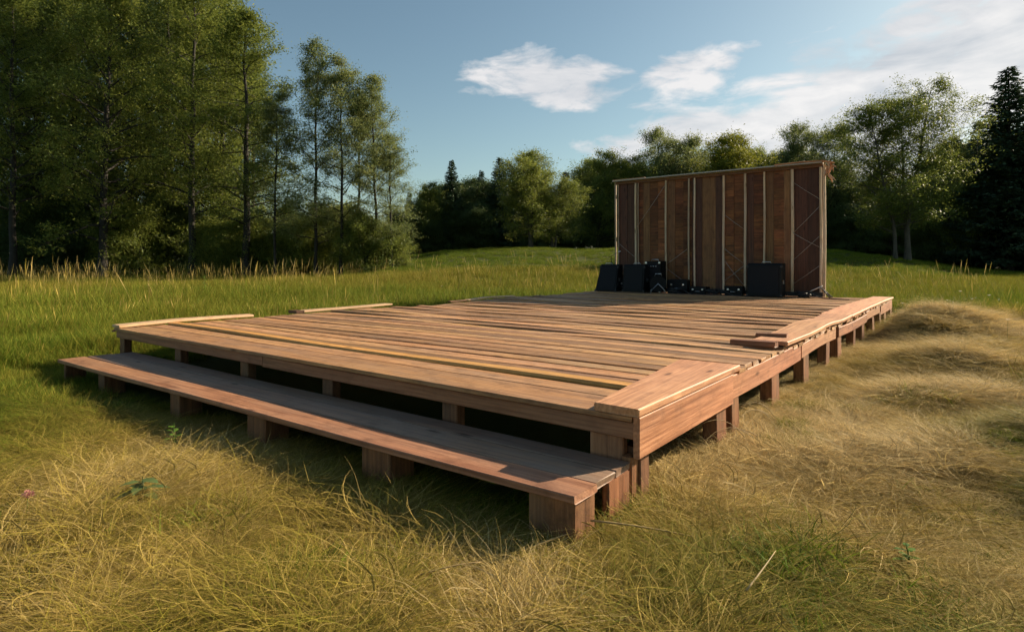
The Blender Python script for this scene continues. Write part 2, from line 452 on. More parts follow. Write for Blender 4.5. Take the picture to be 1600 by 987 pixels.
def scatter(name, P, kind, rz, sc, dry, label, cat=None):
    n = len(P)
    me = bpy.data.meshes.new(name); me.vertices.add(n); me.vertices.foreach_set('co', np.asarray(P, np.float32).ravel())
    def at(nm, typ, arr):
        a = me.attributes.new(nm, typ, 'POINT'); a.data.foreach_set('vector' if typ == 'FLOAT_VECTOR' else 'value', arr)
    at('kind', 'INT', kind.astype(np.int32)); at('dry', 'FLOAT', dry.astype(np.float32))
    rot = np.zeros((n, 3), np.float32); rot[:, 2] = rz; rot[:, 0] = rng.normal(0, .1, n); rot[:, 1] = rng.normal(0, .1, n)
    at('rot', 'FLOAT_VECTOR', rot.ravel()); at('scl', 'FLOAT_VECTOR', np.asarray(sc, np.float32).ravel())
    o = bpy.data.objects.new(name, me); COL.objects.link(o)
    ng = bpy.data.node_groups.new(name + '_nodes', 'GeometryNodeTree')
    ng.interface.new_socket('Geometry', in_out='INPUT', socket_type='NodeSocketGeometry')
    ng.interface.new_socket('Geometry', in_out='OUTPUT', socket_type='NodeSocketGeometry')
    N = ng.nodes; Lk = ng.links
    gi = N.new('NodeGroupInput'); go = N.new('NodeGroupOutput')
    ip = N.new('GeometryNodeInstanceOnPoints'); ci = N.new('GeometryNodeCollectionInfo')
    ci.inputs['Collection'].default_value = tuft_col; ci.inputs['Separate Children'].default_value = True; ci.inputs['Reset Children'].default_value = True
    def na(nm, typ):
        a = N.new('GeometryNodeInputNamedAttribute'); a.data_type = typ; a.inputs['Name'].default_value = nm; return a.outputs[0]
    Lk.new(gi.outputs[0], ip.inputs['Points']); Lk.new(ci.outputs[0], ip.inputs['Instance'])
    ip.inputs['Pick Instance'].default_value = True
    Lk.new(na('kind', 'INT'), ip.inputs['Instance Index'])
    Lk.new(na('rot', 'FLOAT_VECTOR'), ip.inputs['Rotation']); Lk.new(na('scl', 'FLOAT_VECTOR'), ip.inputs['Scale'])
    Lk.new(ip.outputs[0], go.inputs[0])
    md = o.modifiers.new('scatter', 'NODES'); md.node_group = ng
    tag(o, label, cat, None, 'stuff')
    return o

def pts(n, y0, y1, half=1.15):
    """uniform over a trapezium in front of the camera"""
    Y = np.sqrt(rng.uniform(y0 * y0, y1 * y1, n)); X = rng.uniform(-half, half, n) * (Y + 1.2)
    return X, Y

def off_stage(X, Y, inset=.35):
    lx, ly = to_stage(X, Y)
    ins = (lx > -8.1 + inset) & (lx < -inset * .5) & (ly > .0 + inset) & (ly < 15 - inset)
    ins |= (lx > -7.3 + inset) & (lx < -.2) & (ly > -.60) & (ly <= inset)
    return ~ins

def do_near():
    X, Y = pts(11500, 2.0, 6.2, 1.1)
    k = off_stage(X, Y); X, Y = X[k], Y[k]; n = len(X)
    d = dryness(X, Y); lx, ly = to_stage(X, Y)
    flow = (fbm(X * .55, Y * .55, 91, 2) - .5) * 9 + .5
    u = rng.uniform(0, 1, n)
    g = fbm(X * 1.7, Y * 1.7, 15, 2)
    green = (g > .64) & (u < .45)
    right = lx > -.3
    kind = np.where(u < .33, 0, np.where(u < .66, 1, 2))
    kind = np.where(right & (u > .55), np.where(u > .8, 5, 6), kind)
    kind = np.where(green, np.where(u < .2, 3, np.where(u < .38, 4, 12)), kind)
    d = np.where(green, np.clip(d - .35, .1, .36), d)
    near_edge = (ly > -1.0) & (lx < .02)
    s = rng.uniform(.6, 1.25, n) * np.where(near_edge, .75, 1) * (.6 + .75 * fbm(X * 1.3, Y * 1.3, 63, 3))
    kind = np.where((u > .965), 12, kind)
    sc = np.stack([s, s, s * rng.uniform(.35, .8, n) * np.where(near_edge, .75, 1)], -1)
    scatter('tangled_grass', np.stack([X, Y, terrain(X, Y)], -1), kind, flow + rng.normal(0, .85, n), sc, d, 'tangled golden and olive grass lying matted in the foreground', 'grass')
do_near()

def do_mid():
    X, Y = pts(21000, 6.0, 17, 1.05)
    k = off_stage(X, Y); X, Y = X[k], Y[k]; n = len(X)
    d = dryness(X, Y); lx, ly = to_stage(X, Y)
    u = rng.uniform(0, 1, n)
    straw = (d + rng.normal(0, .08, n) > .5) | ((ly < -.2) & (d + rng.normal(0, .1, n) > .30) & (np.hypot(X, Y) < 9.5))
    kind = np.where(straw, np.where(u < .35, 0, np.where(u < .7, 5, 6)), np.where(u < .48, 7, np.where(u < .985, 8, 9)))
    keep = ~straw | True
    clump = fbm(X * .6, Y * .6, 44, 3)
    s = rng.uniform(.75, 1.25, n) * np.where(straw, .85 + .6 * clump, .35 + 1.25 * clump)
    s = s * np.where(straw, 1, np.interp(np.hypot(X, Y), [6, 9], [.75, 1.0]))
    edge = np.maximum(np.maximum(lx, -8.1 - lx), np.maximum(-ly, ly - 15))
    s = s * np.interp(edge, [.2, .5, 1.1], [.55, .65, 1])
    nst = (lx < .5) & (lx > -8.7) & (ly < .3)
    s = s * np.where(nst, np.interp(-ly, [-.3, .95, 1.5, 2.4], [.35, .38, .6, 1]), 1)
    kind = np.where(nst & (kind == 9), 7, kind)
    kind = np.where((edge < .5) & (kind == 9), 7, kind)
    flow = (fbm(X * .45, Y * .45, 91, 2) - .5) * 9 + .5
    rz = np.where(straw, flow + rng.normal(0, 1.3, n), rng.uniform(0, 6.28, n))
    d = np.where(kind == 9, np.clip(d + .25, .4, .6), d)
    sc = np.stack([s, s, s], -1)
    scatter('meadow_grass', np.stack([X, Y, terrain(X, Y)], -1), kind, rz, sc, d, 'green and straw coloured grass around the wooden stage', 'grass')
do_mid()

def do_far():
    X, Y = pts(26000, 16, 72, 1.02)
    dens = rng.uniform(0, 1, len(X)) < np.interp(Y, [16, 30, 72], [1, .8, .5])
    k = off_stage(X, Y, .2) & dens; X, Y = X[k], Y[k]; n = len(X)
    d = dryness(X, Y)
    u = rng.uniform(0, 1, n)
    # seed heads are thick along the foot of the left wood
    thick = (X < -.27 * Y) & (Y > 33)
    hd = u < np.where(thick, .15, .03) * np.clip(fbm(X * .35, Y * .1, 71, 2) * 3 - .7, 0, 1.4)
    hd &= ~((Y > 48) & (X > -.25 * Y))
    kind = np.where(hd, 11, 10)
    low = (Y > 44) & (X > -.25 * Y)
    s = rng.uniform(.6, 1.3, n) * np.where(low, .55, .55 + .9 * fbm(X * .3, Y * .3, 23, 3)) * np.where(thick & ~hd, .8, 1.0)
    d = np.where(hd, np.clip(d + .32, .55, .75), d)
    d = np.where(low, d * .7, d)
    sc = np.stack([s, s, s], -1)
    scatter('distant_grass', np.stack([X, Y, terrain(X, Y)], -1), kind, rng.uniform(0, 6.28, n), sc, d, 'tall meadow grass with seed heads reaching back to the trees', 'grass')
do_far()

# ------------------------------------------------------------------ the stage
stage = empty('wooden_stage', (OX, OY, 0), TH, 'low weathered reddish plank stage on short posts in the meadow', 'stage')
X3, Y3, Z3 = (1, 0, 0), (0, 1, 0), (0, 0, 1)
DZ = .56

def sag(x, y):
    """gentle unevenness of the deck surface"""
    return -.022 * math.exp(-((y - 6.3) / 1.2) ** 2) * (1 if x < -2 else .5) + .010 * math.sin(y * 1.3 + x * .5) * min(1, y / 2)

def deck_plank(y0, y1, x0, x1, tint, mat='deck', t=.035, rise=0, amp=.004, yslope=0.0):
    n = 22
    ph = random.uniform(0, 6.28); fr = random.uniform(.5, 1.1); ph2 = random.uniform(0, 6.28)
    path = []
    for i in range(n):
        x = x0 + (x1 - x0) * i / (n - 1)
        yc = (y0 + y1) / 2
        path.append((x, yc + amp * math.sin(x * fr + ph) + yslope * (x + 4), DZ - t / 2 + sag(x, yc) + rise + amp * .9 * math.sin(x * fr * 1.3 + ph2)))
    MB().plank(path, Y3, Z3, y1 - y0, t, .005, tint, jag=.006).build('deck_board', M[mat], stage)

deck_plank(-.05, .355, -8.12, .010, .45, amp=.002)
deck_plank(.368, .605, -8.08, .008, .65, amp=.002)
# the golden, rounded rail board
pth = [(-8.0 + 7.75 * i / 20, .705 + .012 * math.sin(i * .5), DZ + .002 + .006 * math.sin(i * .4)) for i in range(21)]
g = MB().plank(pth, Y3, Z3, .16, .045, .018, .7).build('deck_board', M['golden'], stage)
g['label'] = 'golden yellow rounded board'
y = .80; k = 0
while y < 14.9:
    wd = random.uniform(.185, .235) if y < 7 else random.uniform(.17, .21)
    gap = random.uniform(.018, .036)
    y1 = min(y + wd, 14.98)
    big = 3.4 < y < 3.75
    xr = random.uniform(.015, .05) if y > 1.76 else random.uniform(-.01, .01)
    amp = .004 if y < 3 else (.018 if y < 11 else .012)
    if k == 2: gap = .055
    deck_plank(y, y1, -8.1 + random.uniform(-.03, .03), xr, random.uniform(.1, .95), rise=random.uniform(-.004, .004), amp=amp)
    y = y1 + gap; k += 1

# planks lying along the right edge
def edge_plank(pts3, w, t, mat, tint=.6, n=14, side=X3, jag=.01, lab=None):
    """pts3: list of (x, y, z, width) control points along y"""
    P = np.array(pts3, float); s = np.linspace(0, 1, n); c = np.linspace(0, 1, len(P))
    path = np.stack([np.interp(s, c, P[:, j]) for j in range(3)], -1)
    ww = np.interp(s, c, P[:, 3])
    o = MB().plank(path, side, Z3, ww, t, .008, tint, jag).build('edge_plank', M[mat], stage)
    if lab: o['label'] = lab
    return o
edge_plank([(-.09, -.055, DZ + .029, .31), (-.14, .9, DZ + .031, .42), (-.20, 1.92, DZ + .029, .54)], 0, .052, 'edge', .75)
edge_plank([(-.13, 3.66, DZ + .045, .38), (-.15, 5.0, DZ + .030, .42), (-.18, 6.2, DZ + .05, .46), (-.15, 7.2, DZ + .020, .42), (-.17, 8.15, DZ + .03, .46)], 0, .05, 'edge', .65, lab='warped edge plank')
edge_plank([(-.19, 8.2, DZ + .026, .50), (-.21, 10.5, DZ + .03, .52), (-.19, 12.6, DZ + .028, .48), (-.17, 15.0, DZ + .02, .46)], 0, .045, 'edge', .95)
MB().plank([(-.50, 3.50, DZ + .045), (-.02, 3.52, DZ + .05)], Y3, Z3, .12, .06, .006, .15, .012).build('edge_plank', M['fascia'], stage)
MB().plank([(-.40, 4.12, DZ + .075), (-.06, 4.14, DZ + .085)], Y3, Z3, .10, .04, .006, .2, .012).build('edge_plank', M['fascia'], stage)
# planks along the left edge
edge_plank([(-8.10, -.03, DZ + .022, .26), (-8.13, .9, DZ + .045, .26), (-8.2, 2.05, DZ + .03, .20)], 0, .04, 'pale', .7)
edge_plank([(-8.33, 3.1, DZ + .022, .26), (-8.28, 4.2, DZ + .03, .26), (-8.22, 5.15, DZ + .05, .24)], 0, .035, 'pale', .55)
MB().plank([(-8.36, 2.95, DZ + .018), (-8.34, 3.12, DZ + .018)], X3, Z3, .27, .055, .006, .1).build('edge_plank', M['post'], stage)
edge_plank([(-8.2, 7.6, DZ + .015, .16), (-8.25, 8.4, DZ + .04, .17), (-8.35, 9.7, DZ + .02, .14)], 0, .03, 'pale', .8)
edge_plank([(-8.2, 7.0, DZ + .01, .1), (-8.2, 7.6, DZ + .01, .1)], 0, .03, 'post', .4)

# fascia
def vboard(name, a, b, z0, z1, thick, mat, tint, bow=0, n=12, jag=.004):
    """board standing on edge from a to b (stage xy), thickness centred"""
    a = np.array(a, float); b = np.array(b, float); d = (b - a) / np.linalg.norm(b - a)
    s = np.linspace(0, 1, n)
    path = np.stack([a[0] + (b[0] - a[0]) * s, a[1] + (b[1] - a[1]) * s, (z0 + z1) / 2 + bow * np.sin(np.pi * s)], -1)
    side = (-d[1], d[0], 0)
    return MB().plank(path, side, Z3, thick, z1 - z0, .005, tint, jag).build(name, M[mat], stage)
vboard('front_fascia', (-8.08, -.012), (-4.2, -.012), .425, .522, .04, 'fascia', .25)
vboard('front_fascia', (-4.19, -.012), (.012, -.012), .415, .520, .04, 'fascia', .35)
# right side rim, with breaks
vboard('side_fascia', (.038, -.035), (.038, 1.76), .305, .557, .045, 'fascia', .85)
vboard('side_fascia', (.012, 1.82), (.005, 4.45), .325, .53, .045, 'fascia', .8, bow=-.008)
vboard('side_fascia', (.0, 4.53), (-.01, 6.9), .33, .50, .045, 'edge', .5, bow=.02)
vboard('side_fascia', (.0, 7.1), (.02, 10.1), .34, .49, .05, 'fascia', .5, bow=-.02)
vboard('side_fascia', (.0, 10.2), (.0, 12.4), .36, .53, .05, 'edge', .35, bow=.01, jag=.03)
vboard('side_fascia', (.0, 12.6), (.0, 15.0), .30, .53, .05, 'edge', .5, bow=.0, jag=.05)
vboard('side_fascia', (-8.06, .05), (-8.06, 7.5), .38, .52, .04, 'fascia', .2)
vboard('side_fascia', (-8.06, 7.55), (-8.06, 14.95), .38, .52, .04, 'fascia', .3)
vboard('rear_fascia', (-8.06, 14.97), (-.0, 14.97), .36, .52, .04, 'fascia', .3)
# joists that carry the boards
for xx in (-7.2, -5.8, -4.4, -3.0, -1.6, -.35):
    vboard('joist', (xx, .05), (xx, 14.9), .40, .512, .05, 'post', .3, n=8)

def post(x, y, wx, wy, z1, tint=None, mat='post', parent=None, z0=-.25, lean=0):
    parent = parent or stage
    n = 5; zz = np.linspace(z0, z1, n)
    path = np.stack([x + lean * (zz - z1), np.full(n, y), zz], -1)
    return MB().plank(path, X3, Y3, wx, wy, .008, tint, 0.0).build('post', M[mat], parent)
for x in (-8.0, -6.24, -4.64, -3.14, -1.57):
    post(x, .06, .16, .1, .43, random.uniform(.3, .6))
post(-.19, .03, .24, .06, .415, .5, 'fascia')
post(-.035, .035, .07, .12, .30, .9, 'post')
for (yy, w) in ((.13, .13), (1.57, .24), (1.93, .2), (3.30, .30), (4.78, .30), (6.30, .26), (7.25, .34), (8.8, .24), (9.9, .34), (11.3, .30), (12.4, .26), (13.5, .4), (14.8, .34)):
    post(-.045 + random.uniform(-.012, .012), yy, .12, w, .34 if yy < 12 else .38, random.uniform(.6, 1.0), 'post', lean=random.uniform(-.03, .03))
for yy in (2.5, 5, 7.5, 10, 12.5, 14.9):
    for xx in (-8.0, -5.0, -2.5):
        post(xx, yy, .12, .12, .42, .3)

# ------------------------------------------------------------------ the step
step = empty('wooden_step', (OX, OY, 0), TH, 'long low plank step in front of the stage on thick stub posts', 'step')
def tread(ya0, ya1, yb0, yb1, tint, xl=-7.42, xr=-.0, mat='step', dz=0):
    n = 16; s = np.linspace(0, 1, n)
    xs = xl + (xr - xl) * s
    y0 = ya0 + (yb0 - ya0) * s; y1 = ya1 + (yb1 - ya1) * s
    path = np.stack([xs, (y0 + y1) / 2, .26 + dz + .003 * np.sin(xs * 1.3 + tint * 9)], -1)
    sd = np.array([(yb0 - ya0) / (xr - xl) * -1, 1, 0]); sd = np.array([0, 1, 0.])
    MB().plank(path, sd, Z3, y1 - y0, .042, .006, tint, .006).build('tread_board', M[mat], step)
tread(-.30, -.06, -.235, -.045, .35, mat='step')
tread(-.585, -.312, -.475, -.245, .55, mat='step', dz=.001)
tread(-.90, -.597, -.725, -.485, .75, mat='tread', xl=-7.46, xr=.02, dz=.001)
for i, (x, w) in enumerate(((-7.36, .07), (-6.22, .18), (-4.45, .2), (-3.03, .28), (-1.56, .30), (-.15, .30))):
    yf = -.72 + (x) * .022
    d = .22
    post(x, yf + .03 + d / 2, w, d, .238, [.4, .5, .6, .5, .6, .9][i], 'post', step)
post(-.015, -.20, .045, .27, .236, .95, 'post', step)
for x in (-6.2, -4.4, -2.9, -1.5):
    post(x, -.16, .12, .1, .238, .3, 'post', step)

# ------------------------------------------------------------------ backdrop wall on the stage
wall = empty('backdrop_wall', (*to_world(0, 14.5), DZ), TH, 'tall backdrop wall of brown vertical boards with pale battens at the rear of the stage', 'backdrop')
WH = 3.62
def panel(x0, x1, mat, tint, yo=0.0, z1=None):
    n = 6
    zz = np.linspace(.01, WH - .06 if z1 is None else z1, n)
    path = np.stack([np.full(n, (x0 + x1) / 2), np.full(n, .02 + yo), zz], -1)
    m = MB()
    if mat == 'panel':
        z = .01; top = WH - .06
        while z < top - .05:
            h = min(random.uniform(.22, .62), top - z)
            m.plank([(x0 + .003, .02 + yo, z + h / 2), (x1 - .003, .02 + yo, z + h / 2)], Y3, Z3, .035 + random.uniform(0, .012), h - .003, .003, min(1, max(0, tint + random.uniform(-.35, .35))))
            z += h
    else:
        m.plank(path, X3, Y3, x1 - x0 - .004, .035, .003, tint)
    m.build('panel_board', M[mat], wall)
PB = [(-7.63, -7.3, 'panel_dark', .9), (-7.3, -6.97, 'panel_dark', .6), (-6.97, -6.73, 'panel', .5), (-6.73, -6.5, 'panel_light', .3), (-6.5, -6.23, 'panel', .45), (-6.23, -5.94, 'panel', .7),
      (-5.94, -5.66, 'panel_light', .25), (-5.66, -5.40, 'panel', .45), (-5.40, -5.12, 'panel', .35), (-5.12, -4.81, 'panel_dark', .75), (-4.81, -4.40, 'panel_light', .35), (-4.40, -4.15, 'panel_dark', .9),
      (-4.15, -3.86, 'panel', .8), (-3.86, -3.55, 'panel', .6), (-3.55, -3.30, 'panel_dark', .95), (-3.30, -3.0, 'panel', .4), (-3.0, -2.76, 'panel_light', .2), (-2.76, -2.49, 'panel', .7), (-2.49, -2.26, 'panel_light', .45),
      (-2.26, -1.88, 'panel_dark', .8), (-1.88, -1.50, 'panel_dark', .45)]
for i, (a, b_, mt, tn) in enumerate(PB):
    panel(a, b_, mt, tn, yo=(.0, .012, .006)[i % 3])
# horizontal sheathing scraps seen between boards
def batten(x, w=.05, z1=WH - .04, y=-.035, z0=.02, mat='batten', tint=.6):
    zz = np.linspace(z0, z1, 7)
    path = np.stack([x + .006 * np.sin(zz * 2 + x), np.full(7, y), zz], -1)
    MB().plank(path, X3, Y3, w, .045, .004, tint).build('batten', M[mat], wall)
for x, w, mt, tn in ((-7.70, .05, 'batten', .4), (-7.60, .035, 'batten', .3), (-6.98, .06, 'batten', .7), (-6.89, .03, 'batten', .3), (-5.95, .055, 'batten', .6), (-5.21, .045, 'batten', .35), (-5.03, .05, 'batten', .9), (-4.15, .06, 'batten', .8), (-3.53, .065, 'batten', .55),
                    (-3.0, .05, 'batten', .7), (-2.26, .07, 'batten', .8), (-1.55, .06, 'batten', .9), (-1.46, .06, 'batten', 1.0)):
    batten(x, w, mat=mt, tint=tn)
# rails
MB().plank([(-7.75, -.07, WH), (-4.6, -.07, WH + .01), (-1.5, -.07, WH - .0)], Y3, Z3, .26, .04, .004, .5).build('top_rail', M['wire'], wall)
MB().plank([(-7.7, -.03, WH - .07), (-1.5, -.03, WH - .07)], Y3, Z3, .06, .08, .004, .35).build('top_rail', M['post'], wall)
MB().plank([(-7.72, -.09, WH + .03), (-6.6, -.09, WH + .032)], Y3, Z3, .2, .02, .003, .8).build('top_rail', M['edge'], wall)
MB().plank([(-2.7, -.1, WH + .034), (-2.0, -.1, WH + .05), (-1.45, -.1, WH + .028), (-1.25, -.1, WH - .03)], Y3, Z3, [.24, .25, .24, .16], .035, .004, .7, .03).build('top_rail', M['edge'], wall)['label'] = 'pale broken end of the top rail'
MB().plank([(-7.7, -.07, .07), (-1.5, -.07, .07)], Y3, Z3, .05, .12, .004, .4).build('base_rail', M['ash'], wall)
# splintered end hanging at the right
sp = MB()
for i in range(18):
    a = random.uniform(0, 1)
    p0 = np.array([-1.36 + random.uniform(-.08, .06), -.1 + random.uniform(-.08, .08), WH - .02 - a * .35])
    d = np.array([random.uniform(-.2, .5), random.uniform(-.3, .3), -random.uniform(.3, 1)]); d /= np.linalg.norm(d)
    L = random.uniform(.08, .24)
    sp.plank([p0, p0 + d * L * .6 + (.02, 0, 0), p0 + d * L], np.cross(d, (0, 1, 0)), (0, 1, 0), [.05, .035, .006], [.012, .01, .004], .001, random.uniform(.3, 1))
sp.build('splintered_end', M['splinter'], wall)
# back frame and braces
for x in (-7.5, -6.0, -4.5, -3.0, -1.6):
    MB().plank([(x, .08, .0), (x, .08, WH - .08)], X3, Y3, .07, .08, .004, .4).build('rear_stud', M['post'], wall)
    MB().plank([(x + .05, .12, 2.2), (x + .05, .46, .03)], X3, (0, .9, .3), .05, .05, .004, .5).build('rear_brace', M['post'], wall)
for z in (.5, 1.8, 3.2):
    MB().plank([(-7.6, .135, z), (-1.55, .135, z)], Y3, Z3, .03, .12, .004, .4).build('rear_rail', M['post'], wall)
# brace wires
def bwire(x0, z0, x1, z1, r=.0065):
    MB().tube([(x0, -.065, z0), ((x0 + x1) / 2, -.07, (z0 + z1) / 2 - .01), (x1, -.065, z1)], r, 6).build('brace_wire', M['wire'], wall, True)
for a in ((-2.24, 3.15, -1.58, 2.65), (-2.24, 1.75, -1.58, 2.45), (-2.24, 1.75, -1.58, 1.35), (-2.24, 1.0, -1.58, 1.65), (-2.24, .35, -1.58, .85),
          (-7.6, 1.6, -6.98, 1.1), (-6.98, .9, -7.6, .45), (-5.9, 3.45, -6.95, 2.05), (-4.12, 2.35, -3.55, 1.9), (-4.12, 1.35, -3.55, .9), (-4.12, .4, -3.55, .85), (-4.12, 1.0, -3.56, .28), (-5.9, .9, -5.25, 1.35), (-5.9, .75, -5.25, .3)):
    bwire(*a)

# ------------------------------------------------------------------ stage gear
def at_stage(x, y, z=DZ):
    return (*to_world(x, y), z)

def monitor(x, y, rz, w, d, h, label, slant=.18, side_slant=0.0):
    t = empty('loudspeaker', at_stage(x, y), TH + rz, label, 'loudspeaker', 'black loudspeakers on the stage')
    # cabinet: wedge profile, front leans back
    def cab(n0, ins):
        z0, z1 = .03, h
        f0, f1 = -d / 2, -d / 2 + slant
        v = []
        for (z, f) in ((z0, f0), (z1 * .93, f1), (z1, f1 + .04)):
            sx = w / 2 - side_slant * (z / h)
            v += [(-sx, f, z), (w / 2, f, z), (w / 2, d / 2, z), (-sx, d / 2, z)]
        return v
    v = cab(0, 0)
    fs = []
    for i in range(2):
        for k in range(4):
            k2 = (k + 1) % 4; fs.append((i * 4 + k, i * 4 + k2, (i + 1) * 4 + k2, (i + 1) * 4 + k))
    b = MB(); b.add(v, fs + [(3, 2, 1, 0), (8, 9, 10, 11)])
    o = b.build('cabinet', M['black'], t)
    bv = o.modifiers.new('bev', 'BEVEL'); bv.width = .012; bv.segments = 2
    # grille sheet
    up = np.array([0, slant, h * .93 - .03]); L = np.linalg.norm(up); up /= L
    nrm = np.cross((1, 0, 0), up); cx = side_slant * .5
    c0 = np.array([cx * .5, -d / 2, .03]) + up * .06 + nrm * .008; c1 = np.array([cx * .7, -d / 2, .03]) + up * (L - .05) + nrm * .008
    MB().plank([c0, c1], X3, -nrm, w * .86 - cx, .016, .004, .5).build('grille', M['grille'], t)
    # frame lip, corner protectors, handle, socket plate, feet
    for sx in (-1, 1):
        for z, f in ((.06, -d / 2 + .01), (h * .9, -d / 2 + slant * .95)):
            xx = sx * w / 2 - (side_slant * z / h * -sx if sx < 0 else 0)
            xx = (-w / 2 + side_slant * z / h) if sx < 0 else w / 2
            MB().box((xx, f + .02, z), (.05, .06, .06), .01).build('corner_cap', M['rubber'], t)
    MB().tube([(-.12, .02, h), (-.1, .02, h + .035), (.1, .02, h + .035), (.12, .02, h)], .010, 6).build('handle', M['steel'], t, True)
    MB().box((w / 2 + .004, .02, h * .45), (.012, .12, .1), .003).build('socket_plate', M['steel'], t)
    for sx in (-.4, .4):
        for sy in (-.35, .35):
            MB().tube([(sx * w, sy * d, 0), (sx * w, sy * d, .035)], .02, 8).build('rubber_foot', M['rubber'], t)
    return t
monitor(-7.56, 13.72, .06, .72, .55, .88, 'black loudspeaker with a leaning left side at the left edge of the stage', .2, .12)
monitor(-6.60, 13.75, -.05, .72, .5, .88, 'black loudspeaker second from the left, beside the heap of small gear', .08)
monitor(-2.76, 13.72, 0.02, .86, .55, .92, 'black square loudspeaker standing alone at the right of the backdrop wall', .05)

# amplifier case behind second speaker
t = empty('amplifier_case', at_stage(-6.12, 14.08), TH, 'black amplifier case with a pale handle behind the second loudspeaker', 'amplifier')
MB().box((0, 0, .5), (.5, .42, .96), .012).build('case', M['black'], t)
MB().tube([(-.12, -.05, .98), (-.1, -.05, 1.03), (.1, -.05, 1.03), (.12, -.05, .98)], .014, 6).build('handle', M['steel'], t, True)
for sx in (-.22, .22):
    for z in (.05, .93):
        MB().box((sx, -.2, z), (.06, .06, .06), .008).build('corner_cap', M['steel'], t)
MB().box((0, -.216, .6), (.4, .014, .6), .003).build('front_panel', M['grille'], t)
for i in range(4):
    MB().tube([(-.13 + i * .08, -.225, .82), (-.13 + i * .08, -.25, .82)], .018, 8).build('knob', M['steel'], t, True)

# small drum-like wheel of equipment: cable drum
t = empty('cable_drum', at_stage(-5.85, 13.62), TH + .5, 'black cable drum on a bent steel frame between loudspeaker and battens', 'cable drum')
def ring(c, r, tr, ax=(0, 1, 0), n=24):
    ax = np.array(ax, float); u_ = np.cross(ax, (0, 0, 1)); u_ /= np.linalg.norm(u_); w_ = np.cross(ax, u_)
    return [np.array(c) + r * (math.cos(a) * u_ + math.sin(a) * w_) for a in np.linspace(0, 2 * math.pi, n)]
for s_ in (-.13, .13):
    b = MB(); b.tube([(0, s_ - .012, .3), (0, s_ + .012, .3)], .24, 24).build('drum_disc', M['black'], t)
b = MB()
for j in range(9): b.tube(ring((0, -.1 + j * .025, .3), .17 + .008 * (j % 2), .013), .013, 6)
b.build('wound_cable', M['rubber'], t, True)
b = MB()
for s_ in (-.17, .17): b.tube([(-.22, s_, .0), (-.2, s_, .1), (0, s_, .31), (.2, s_, .1), (.22, s_, .0)], .011, 6)
b.tube([(-.22, -.17, .01), (-.22, .17, .01)], .011, 6).tube([(.22, -.17, .01), (.22, .17, .01)], .011, 6)
b.tube([(0, -.17, .31), (0, .17, .31)], .011, 6)
b.build('stand_frame', M['steel'], t, True)
MB().tube([(-.1, -.17, .54), (-.08, -.17, .60), (.08, -.17, .60), (.1, -.17, .54)], .012, 6).build('handle', M['steel'], t, True)

# cable heap, loose cables
def coil(x, y, r, turns, label, seed):
    rr = np.random.default_rng(seed)
    p = []
    for i in range(turns * 16):
        a = i / 16 * 2 * math.pi
        q = r * (1 + .2 * math.sin(a * .37 + seed)) ; p.append((q * math.cos(a) + .04 * math.sin(a * .21), q * .8 * math.sin(a), .014 + i / (turns * 16) * .16 + .015 * math.sin(a * 2.3)))
    q = p[-1]; p += [(q[0] + .15 * j, q[1] - .05 * j + .03 * math.sin(j * 2), max(.012, q[2] - .06 * j)) for j in range(1, 8)]
    o = MB().tube(p, .012, 6).build('cable_coil', M['rubber'], None, True)
    o.location = at_stage(x, y); o.rotation_euler = (0, 0, TH)
    return tag(o, label, 'cable', 'coiled cables at the foot of the wall')
coil(-5.35, 13.75, .22, 7, 'loose heap of coiled black cable just right of the cable drum', 1)
coil(-4.3, 13.95, .2, 5, 'flat black cable coil below the middle boards of the wall', 2)
coil(-1.9, 13.95, .16, 4, 'small black cable coil at the right end of the wall', 3)
def run_cable(pl, label):
    P = np.array(pl, float); s = np.linspace(0, 1, 60); c = np.linspace(0, 1, len(P))
    path = np.stack([np.interp(s, c, P[:, j]) for j in range(3)], -1); path[:, 1] += .03 * np.sin(s * 31); path[:, 0] += .02 * np.sin(s * 17)
    o = MB().tube(path, .013, 6).build('loose_cable', M['rubber'], None, True)
    o.location = at_stage(0, 0); o.rotation_euler = (0, 0, TH)
    tag(o, label, 'cable')
run_cable([(-5.4, 13.7, .05), (-4.9, 13.35, .014), (-4.2, 13.6, .014), (-3.4, 13.5, .014), (-3.2, 13.9, .014)], 'loose black cable trailing along the boards towards the right loudspeaker')
run_cable([(-7.2, 13.6, .3), (-7.15, 13.35, .014), (-6.9, 13.25, .014), (-6.2, 13.3, .014), (-5.95, 13.45, .014)], 'loose black cable between the two left loudspeakers')

# pedal boxes and plugs at the foot of the wall
def gearbox(x, y, w, d, h, rz, label):
    t = empty('gear_box', at_stage(x, y), TH + rz, label, 'equipment box')
    MB().box((0, 0, h / 2), (w, d, h), .008).build('case', M['black'], t)
    for sx in (-.3, .3):
        MB().box((sx * w, -d / 2 - .006, h * .65), (.05, .014, .05), .003).build('latch', M['steel'], t)
    MB().tube([(-.08, -d / 2 - .004, h * .4), (-.07, -d / 2 - .04, h * .4), (.07, -d / 2 - .04, h * .4), (.08, -d / 2 - .004, h * .4)], .008, 6).build('handle', M['steel'], t, True)
gearbox(-5.4, 14.15, .6, .34, .42, .1, 'low black equipment box behind the coiled cable')
gearbox(-4.75, 14.15, .5, .3, .22, -.1, 'flat black equipment box under the orange brown board')
gearbox(-3.75, 14.2, .5, .3, .26, .06, 'flat black equipment box left of the right loudspeaker')
gearbox(-7.08, 13.95, .22, .3, .42, .0, 'narrow black equipment box between the two left loudspeakers')

